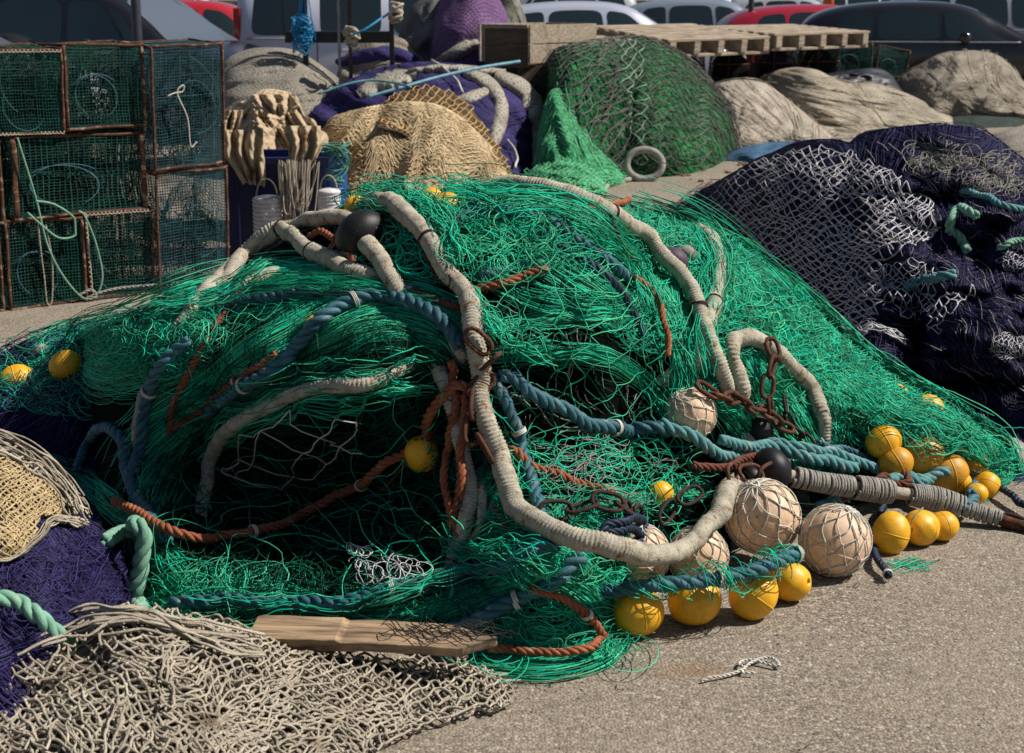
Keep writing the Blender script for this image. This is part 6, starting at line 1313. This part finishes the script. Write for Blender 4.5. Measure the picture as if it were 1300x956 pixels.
def car(name, label, cat, prof, belt, Wd, color, loc, yaw, sidewin, wind, rear=None, cabin=None, wheels=(.75, -.8), trim=True, taper=.16, tail=False):
    """prof: (x, ztop) from the tail (-) to the nose (+); sidewin: list of quads (xb0, xb1, xt1, xt0)"""
    e = empty(name, (0, 0, 0), label, cat, 'cars parked behind the nets'); pr = np.array(prof); xs = np.linspace(pr[0, 0], pr[-1, 0], 64); cm = catmull(pr, 300); ins = np.argsort(cm[:, 0]); cx_, cz_ = cm[ins, 0], cm[ins, 1]
    x0, x1 = pr[0, 0], pr[-1, 0]
    def sec(x):
        x = np.asarray(x, float); u = (x-x0)/(x1-x0); w = Wd/2*(1-.16*np.abs(2*u-1)**5-.05*np.abs(2*u-1)**2); z = np.interp(x, cx_, cz_)
        cab = np.clip((z-belt-.05)/.3, 0, 1); b = np.minimum(belt, z-.07); tw = w*(1-taper*cab-.03)
        pts = [(w*.90, .20+0*x), (w*.99, .32+0*x), (w*1.0, .55+0*x), (w*.995, .72+0*x), (w*.97, b), (tw+.0*x, np.maximum(z-.085, b+.02)), (tw-.06-.03*cab, z-.025), (tw*.6, z+.005), (0*x, z+.012)]
        return pts
    def side(x, v, s, off=.004): # v 0..1 from belt to roof rail
        pts = sec(x); a, c = pts[4], pts[5]; return np.stack([x, s*(a[0]*(1-v)+c[0]*v+off), a[1]*(1-v)+c[1]*v], -1)
    pts = sec(xs); hp_ = np.stack([np.stack([xs, p[0], p[1]], -1) for p in pts], 1); mir = hp_[:, ::-1][:, 1:]*np.array([1, -1, 1])
    G = np.concatenate([hp_, mir], 1); n, m, _ = G.shape; i = np.arange(n-1)[:, None]*m; j = np.arange(m-1)[None]
    Q = np.stack([i+j, i+j+1, i+m+j+1, i+m+j], -1).reshape(-1, 4); V = G.reshape(-1, 3); cA = len(V); V = np.vstack([V, G[0].mean(0)-[.03, 0, 0], G[-1].mean(0)+[.03, 0, 0]])
    T = [[cA, k+1, k] for k in range(m-1)]+[[cA+1, (n-1)*m+k, (n-1)*m+k+1] for k in range(m-1)]+[[cA, 0, m-1], [cA+1, n*m-1, (n-1)*m]]
    mesh_np('body', V, Q, color, e, T=T)
    def panel(f, nme, mat, e_=None, rnd=.22, nn=48):
        t = np.linspace(0, 2*math.pi, nn, endpoint=False); q = 2/rnd if rnd > 0 else 20; ex = .35
        u = np.sign(np.cos(t))*np.abs(np.cos(t))**ex; v = np.sign(np.sin(t))*np.abs(np.sin(t))**ex; rings = [f((u*k+1)/2, (v*k+1)/2) for k in (1, .66, .33)]; ctr = f(np.array([.5]), np.array([.5]))
        V = np.concatenate(rings+[ctr]); Q = [[r*nn+k, r*nn+(k+1) % nn, (r+1)*nn+(k+1) % nn, (r+1)*nn+k] for r in range(2) for k in range(nn)]; T = [[2*nn+k, 2*nn+(k+1) % nn, 3*nn] for k in range(nn)]
        return mesh_np(nme, V, Q, mat, e_ or e, T=T)
    for s in (-1, 1):
        for (a, b, c, d) in sidewin: panel(lambda u, v: side((a*(1-u)+b*u)*(1-v)+(d*(1-u)+c*u)*v, .06+.88*v, s), 'window', glass)
        for xsm in [q[0]-.035 for q in sidewin[1:]]+[wind[0]-.02]:
            p = sec(np.array([xsm])); pl_ = np.array([[xsm, s*(k[0][0]+.001), k[1][0]] for k in p[1:5]]); a = Acc(); a.add(*sweep(resample(pl_, .03), .007, 5)); a.build('door_gap', mtrim, e)
        xb_ = np.linspace(sidewin[0][0]-.05, sidewin[-1][1]+.05, 40); p = sec(xb_); a = Acc(); a.add(*sweep(np.stack([xb_, s*(p[4][0]+.004), p[4][1]+.0], -1), .010, 6)); a.build('window_trim', mrim, e)
        for xh in (x0+(x1-x0)*.36, x0+(x1-x0)*.58):
            a = Acc(); p = sec(np.array([xh])); a.box((xh, s*(p[3][0][0]+.012), belt-.14), (.16, .03, .03)); bevel(a.build('door_handle', color, e, smooth=False), .006)
        a = Acc(); p = sec(np.array([wind[0]-.12])); th = np.linspace(.15, math.pi-.15, 10); Vv, Qq = lathe([(np.sin(q)*.09, np.cos(q)*.12) for q in th], 16); a.add(Vv[:, [2, 0, 1]]*np.array([.7, 1, 1])+np.array([wind[0]-.22, s*(p[4][0][0]+.12), belt+.07]), Qq); a.build('mirror', color, e)
        a = Acc(); a.box((0, s*(Wd/2-.005), .40), ((x1-x0)*.4, .03, .06)); bevel(a.build('side_trim', mtrim, e, smooth=False), .008)
        a = Acc(); p = sec(np.array([x1-.12])); Vv, Qq = lathe([(np.sin(q)*.12, np.cos(q)*.16) for q in th], 16); a.add(Vv[:, [1, 0, 2]]*np.array([1, .6, .6])+np.array([x1-.16, s*(p[3][0][0]-.10), .66]), Qq); a.build('headlight', mlamp, e)
        a = Acc(); a.box((x0+.05, s*(sec(np.array([x0+.05]))[4][0][0]-.03), 1.15 if tail else .85), (.09, .08, .62 if tail else .2)); bevel(a.build('tail_light', mred, e, smooth=False), .015)
        for xw in (x0+.82, x1-.86):
            w_ = empty.__call__ if False else None
            Vv, Qq = lathe([(.20, -.10), (.29, -.10), (.315, -.07), (.315, .07), (.29, .10), (.20, .10)], 32); o = mesh_np('wheel', Vv[:, [0, 2, 1]]+np.array([xw, s*(Wd/2-.10), .315]), Qq, MT['rubber'], e)
            Vv, Qq = lathe([(.001, .05), (.08, .05), (.10, .07), (.20, .085), (.21, .06)], 24); r_ = mesh_np('rim', Vv[:, [0, 2, 1]]*np.array([1, s, 1])+np.array([xw, s*(Wd/2-.10), .315]), Qq, mrim, o)
    def top(x, y, off=.006):
        z = np.interp(x, cx_, cz_); g = (np.interp(x+.02, cx_, cz_)-np.interp(x-.02, cx_, cz_))/.04; nn = 1/np.sqrt(1+g*g); p = sec(x); tw = p[6][0]
        return np.stack([x-g*nn*off, y*(tw-.02), z+nn*off+.012-.03*np.abs(y)**2.5], -1)
    panel(lambda u, v: top(wind[0]*(1-v)+wind[1]*v, 2*u-1), 'windscreen', wglass)
    if rear: panel(lambda u, v: top(rear[0]*(1-v)+rear[1]*v, 2*u-1), 'rear_window', glass)
    e.location = loc; e.rotation_euler = (0, 0, yaw); return e
hatch = [(-2.05, .70), (-2.0, .95), (-1.75, 1.28), (-1.2, 1.45), (-.3, 1.50), (.35, 1.42), (.95, 1.08), (1.25, .98), (1.8, .82), (2.08, .60)]
hw = [(-1.55, -.95, -.95, -1.35), (-.88, -.05, -.10, -.88), (.02, .95, .30, -.03)]
mpv = [(-2.2, .75), (-2.15, 1.1), (-2.0, 1.5), (-1.5, 1.66), (-.3, 1.70), (.45, 1.60), (1.15, 1.15), (1.5, 1.05), (2.0, .88), (2.25, .6)]
mw = [(-1.9, -1.15, -1.15, -1.75), (-1.08, -.15, -.18, -1.08), (-.08, .75, .35, -.10), (.80, 1.12, .55, .42)]
van = [(-2.0, .9), (-1.99, 1.4), (-1.9, 1.74), (-1.4, 1.80), (-.2, 1.82), (.55, 1.74), (1.15, 1.22), (1.5, 1.10), (1.9, .95), (2.05, .6)]
vw = [(-1.78, -1.05, -1.05, -1.72), (-.90, -.13, -.13, -.90), (.02, .98, .55, .02)]
def at(px, Y): return P(px, 60, Y)[0]
car('silver_car', 'silver car at the far left edge with its windscreen above the traps', 'car', hatch, .92, 1.72, paint('silver_paint', (.42, .44, .50), .3, .3), (at(28, 17.6)-1.25, 17.6, 0), R(-4), hw, (.45, 1.12))
car('black_people_carrier', 'black people carrier behind the fish traps', 'car', mpv, 1.0, 1.8, paint('black_paint', (.008, .008, .012), .2), (at(280, 18.4)-1.35, 19.0, 0), R(-20), mw, (.50, 1.32))
car('red_car', 'red car standing left of the white van', 'car', hatch, .92, 1.7, paint('red_paint', (.40, .015, .025), .25), (at(262, 26), 26.5, 0), R(3), hw, (.45, 1.12))
vn_ = car('white_van', 'white van with rounded dark side windows and red tail light', 'van', van, 1.08, 1.8, paint('white_paint', (.66, .67, .78), .3), (at(322, 21)+1.85, 21.0, 0), R(2), vw, (.62, 1.3), tail=True, taper=.10)
car('silver_blue_car', 'pale silver car with a rounded roof behind the wooden crate', 'car', hatch, .92, 1.72, paint('pale_silver_paint', (.46, .48, .58), .3, .2), (at(765, 24.5), 24.5, 0), R(3), hw, (.45, 1.12))
pick = [(-2.6, .9), (-2.58, 1.05), (-.9, 1.06), (-.85, 1.30), (-.7, 1.72), (-.2, 1.78), (.5, 1.72), (1.05, 1.2), (1.4, 1.1), (2.3, 1.0), (2.5, .7)]
car('white_pickup', 'white pickup truck parked far behind the pallets', 'pickup', pick, 1.1, 1.8, paint('white_truck_paint', (.62, .64, .72), .3), (at(880, 38), 38, 0), R(178), [(-.65, -.05, -.08, -.58), (.02, .95, .5, .02)], (.55, 1.15))
car('grey_blue_car', 'grey blue car roof showing just behind the pallets', 'car', hatch, .92, 1.7, paint('grey_blue_paint', (.25, .30, .36), .3, .3), (at(905, 31), 31, 0), R(-3), hw, (.45, 1.12))
car('crimson_car', 'crimson car roof showing behind the right end of the pallets', 'car', [(x, z*.95) for x, z in hatch], .88, 1.7, paint('crimson_paint', (.34, .012, .03), .25), (at(1060, 27), 27.5, 0), R(4), [(a, b, c, d) for a, b, c, d in hw], (.45, 1.12))
car('black_hatchback', 'glossy black hatchback at the right behind the grey brown net heap', 'car', [(x*1.1, z) for x, z in hatch], .92, 1.76, paint('glossy_black_paint', (.01, .01, .013), .15), (at(1195, 24)+.1, 24.6, 0), R(-8), [(a*1.1, b*1.1, c*1.1, d*1.1) for a, b, c, d in hw], (.50, 1.24))
car('dark_silver_car', 'silver car half hidden behind the black hatchback', 'car', mpv, .98, 1.8, paint('mid_silver_paint', (.30, .31, .36), .3, .3), (at(1275, 29), 29, 0), R(-4), mw, (.55, 1.3))
far = [('white_car', 'white car in the far row above the dark net bags', 505, 36, (.6, .6, .62)), ('pale_grey_car', 'pale grey car in the far row above the silver roof', 700, 40, (.35, .36, .38)), ('far_silver_car', 'silver car in the far row behind the orange cone', 1010, 42, (.35, .37, .4)), ('far_white_car', 'white car in the far row behind the crimson roof', 1110, 48, (.6, .6, .6)), ('far_blue_car', 'dark blue car in the far row above the red car', 330, 44, (.02, .03, .08)), ('far_grey_car', 'white car in the far row left of the white van', 235, 42, (.55, .55, .58)), ('far_black_car', 'black car in the far row at the left', 100, 40, (.02, .02, .025)), ('distant_car', 'grey car in the far row at the right end', 1240, 50, (.2, .2, .22))]
for k, (n_, l_, px, Y, c_) in enumerate(far): car(n_, l_, 'car', mpv if k % 2 else hatch, .96, 1.75, paint(n_+'_paint', c_, .3), (at(px, Y), Y, 0), R([2, 178, -3, 4, 181, 2, -2, 178][k]), mw if k % 2 else hw, (.5, 1.2))
# lamp posts, cone, boundary wall
def post(px, Y, r, label, h=6, top=True):
    x = at(px, Y); e = empty('lamp_post', (x, Y, 0), label, 'lamp post'); V, Q = lathe([(r*2, 0), (r*2, .02), (r*1.2, .05), (r*1.15, .8), (r, .85), (r*.8, h), (.001, h)], 20); mk = M('dark_post_paint', (.03, .03, .04), rough=.4, spec=.5); mesh_np('pole', V+[x, Y, 0], Q, mk, e)
    a = Acc(); a.add(*sweep(np.array([[x, Y, h-.1], [x+.3, Y, h+.2], [x+.9, Y, h+.3]]), r*.6, 8)); a.build('arm', mk, e); a = Acc(); a.box((x+1.1, Y, h+.28), (.6, .22, .1)); bevel(a.build('lamp_head', mk, e, smooth=False), .03)
post(175, 16.6, .052, 'dark lamp post rising behind the fish traps'); post(952, 27, .05, 'dark lamp post behind the pallets')
def cone():
    x = at(1050, 34); e = empty('traffic_cone', (x, 34, 0), 'small orange marker post behind the pallets', 'marker'); mo = M('orange_plastic', (.75, .10, .01), rough=.5)
    V, Q = lathe([(.16, 0), (.16, .05), (.09, .06), (.08, 1.3), (.10, 1.32), (.10, 1.75), (.001, 1.78)], 20); mesh_np('post_body', V+[x, 34, 0], Q, mo, e); V, Q = lathe([(.083, .9), (.092, .91), (.092, 1.1), (.083, 1.11)], 20); mesh_np('reflective_band', V+[x, 34, 0], Q, MT['white'], e)
cone()
def wall():
    a = Acc(); a.box((0, 85, .5), (160, .4, 1.0)); a.box((0, 85, 1.04), (160, .55, .09)); o = a.build('quay_wall', M('pale_concrete', (.35, .33, .30), rough=.9, spec=.2, scale=2), None, smooth=False); tag(o, 'long low concrete wall far behind the parked cars', 'wall')
wall()
# ================================================================ camera, sun, sky
cd = bpy.data.cameras.new('camera'); cam = bpy.data.objects.new('camera', cd); COL.objects.link(cam)
cam.location = (0, 0, CH); cam.rotation_euler = (math.pi/2-PT, 0, 0)
cd.sensor_width = 36; cd.lens = F/1300*36; cd.shift_y = -(478-CY)/1300; cd.clip_end = 1000; cd.clip_start = .05
cd.dof.use_dof = True; cd.dof.focus_distance = 4.9; cd.dof.aperture_fstop = 7.1
scn.camera = cam
SUN = np.array([.88, .02, .98]); SUN = SUN/np.linalg.norm(SUN)
sd = bpy.data.lights.new('sun', 'SUN'); sd.energy = 5.0; sd.angle = R(.5); sd.color = (1, .94, .85)
so = bpy.data.objects.new('sun', sd); COL.objects.link(so); so.rotation_euler = Vector(SUN).to_track_quat('Z', 'Y').to_euler(); so.location = (4, 2, 8)
wd = bpy.data.worlds.new('World'); scn.world = wd; wd.use_nodes = True; nt = wd.node_tree
sk = nt.nodes.new('ShaderNodeTexSky'); sk.sky_type = 'NISHITA'; sk.sun_disc = False
sk.sun_elevation = math.asin(SUN[2]); sk.sun_rotation = math.atan2(SUN[0], SUN[1])
bg = nt.nodes['Background']; nt.links.new(sk.outputs[0], bg.inputs[0]); bg.inputs[1].default_value = .05
vs = scn.view_settings; vs.view_transform = 'Standard'; vs.look = 'None'; vs.gamma = 1; vs.exposure = .28; vs.use_curve_mapping = False
scn.cycles.max_bounces = 5; scn.cycles.diffuse_bounces = 2; scn.cycles.glossy_bounces = 2; scn.cycles.transparent_max_bounces = 8
scn.cycles.use_denoising = True
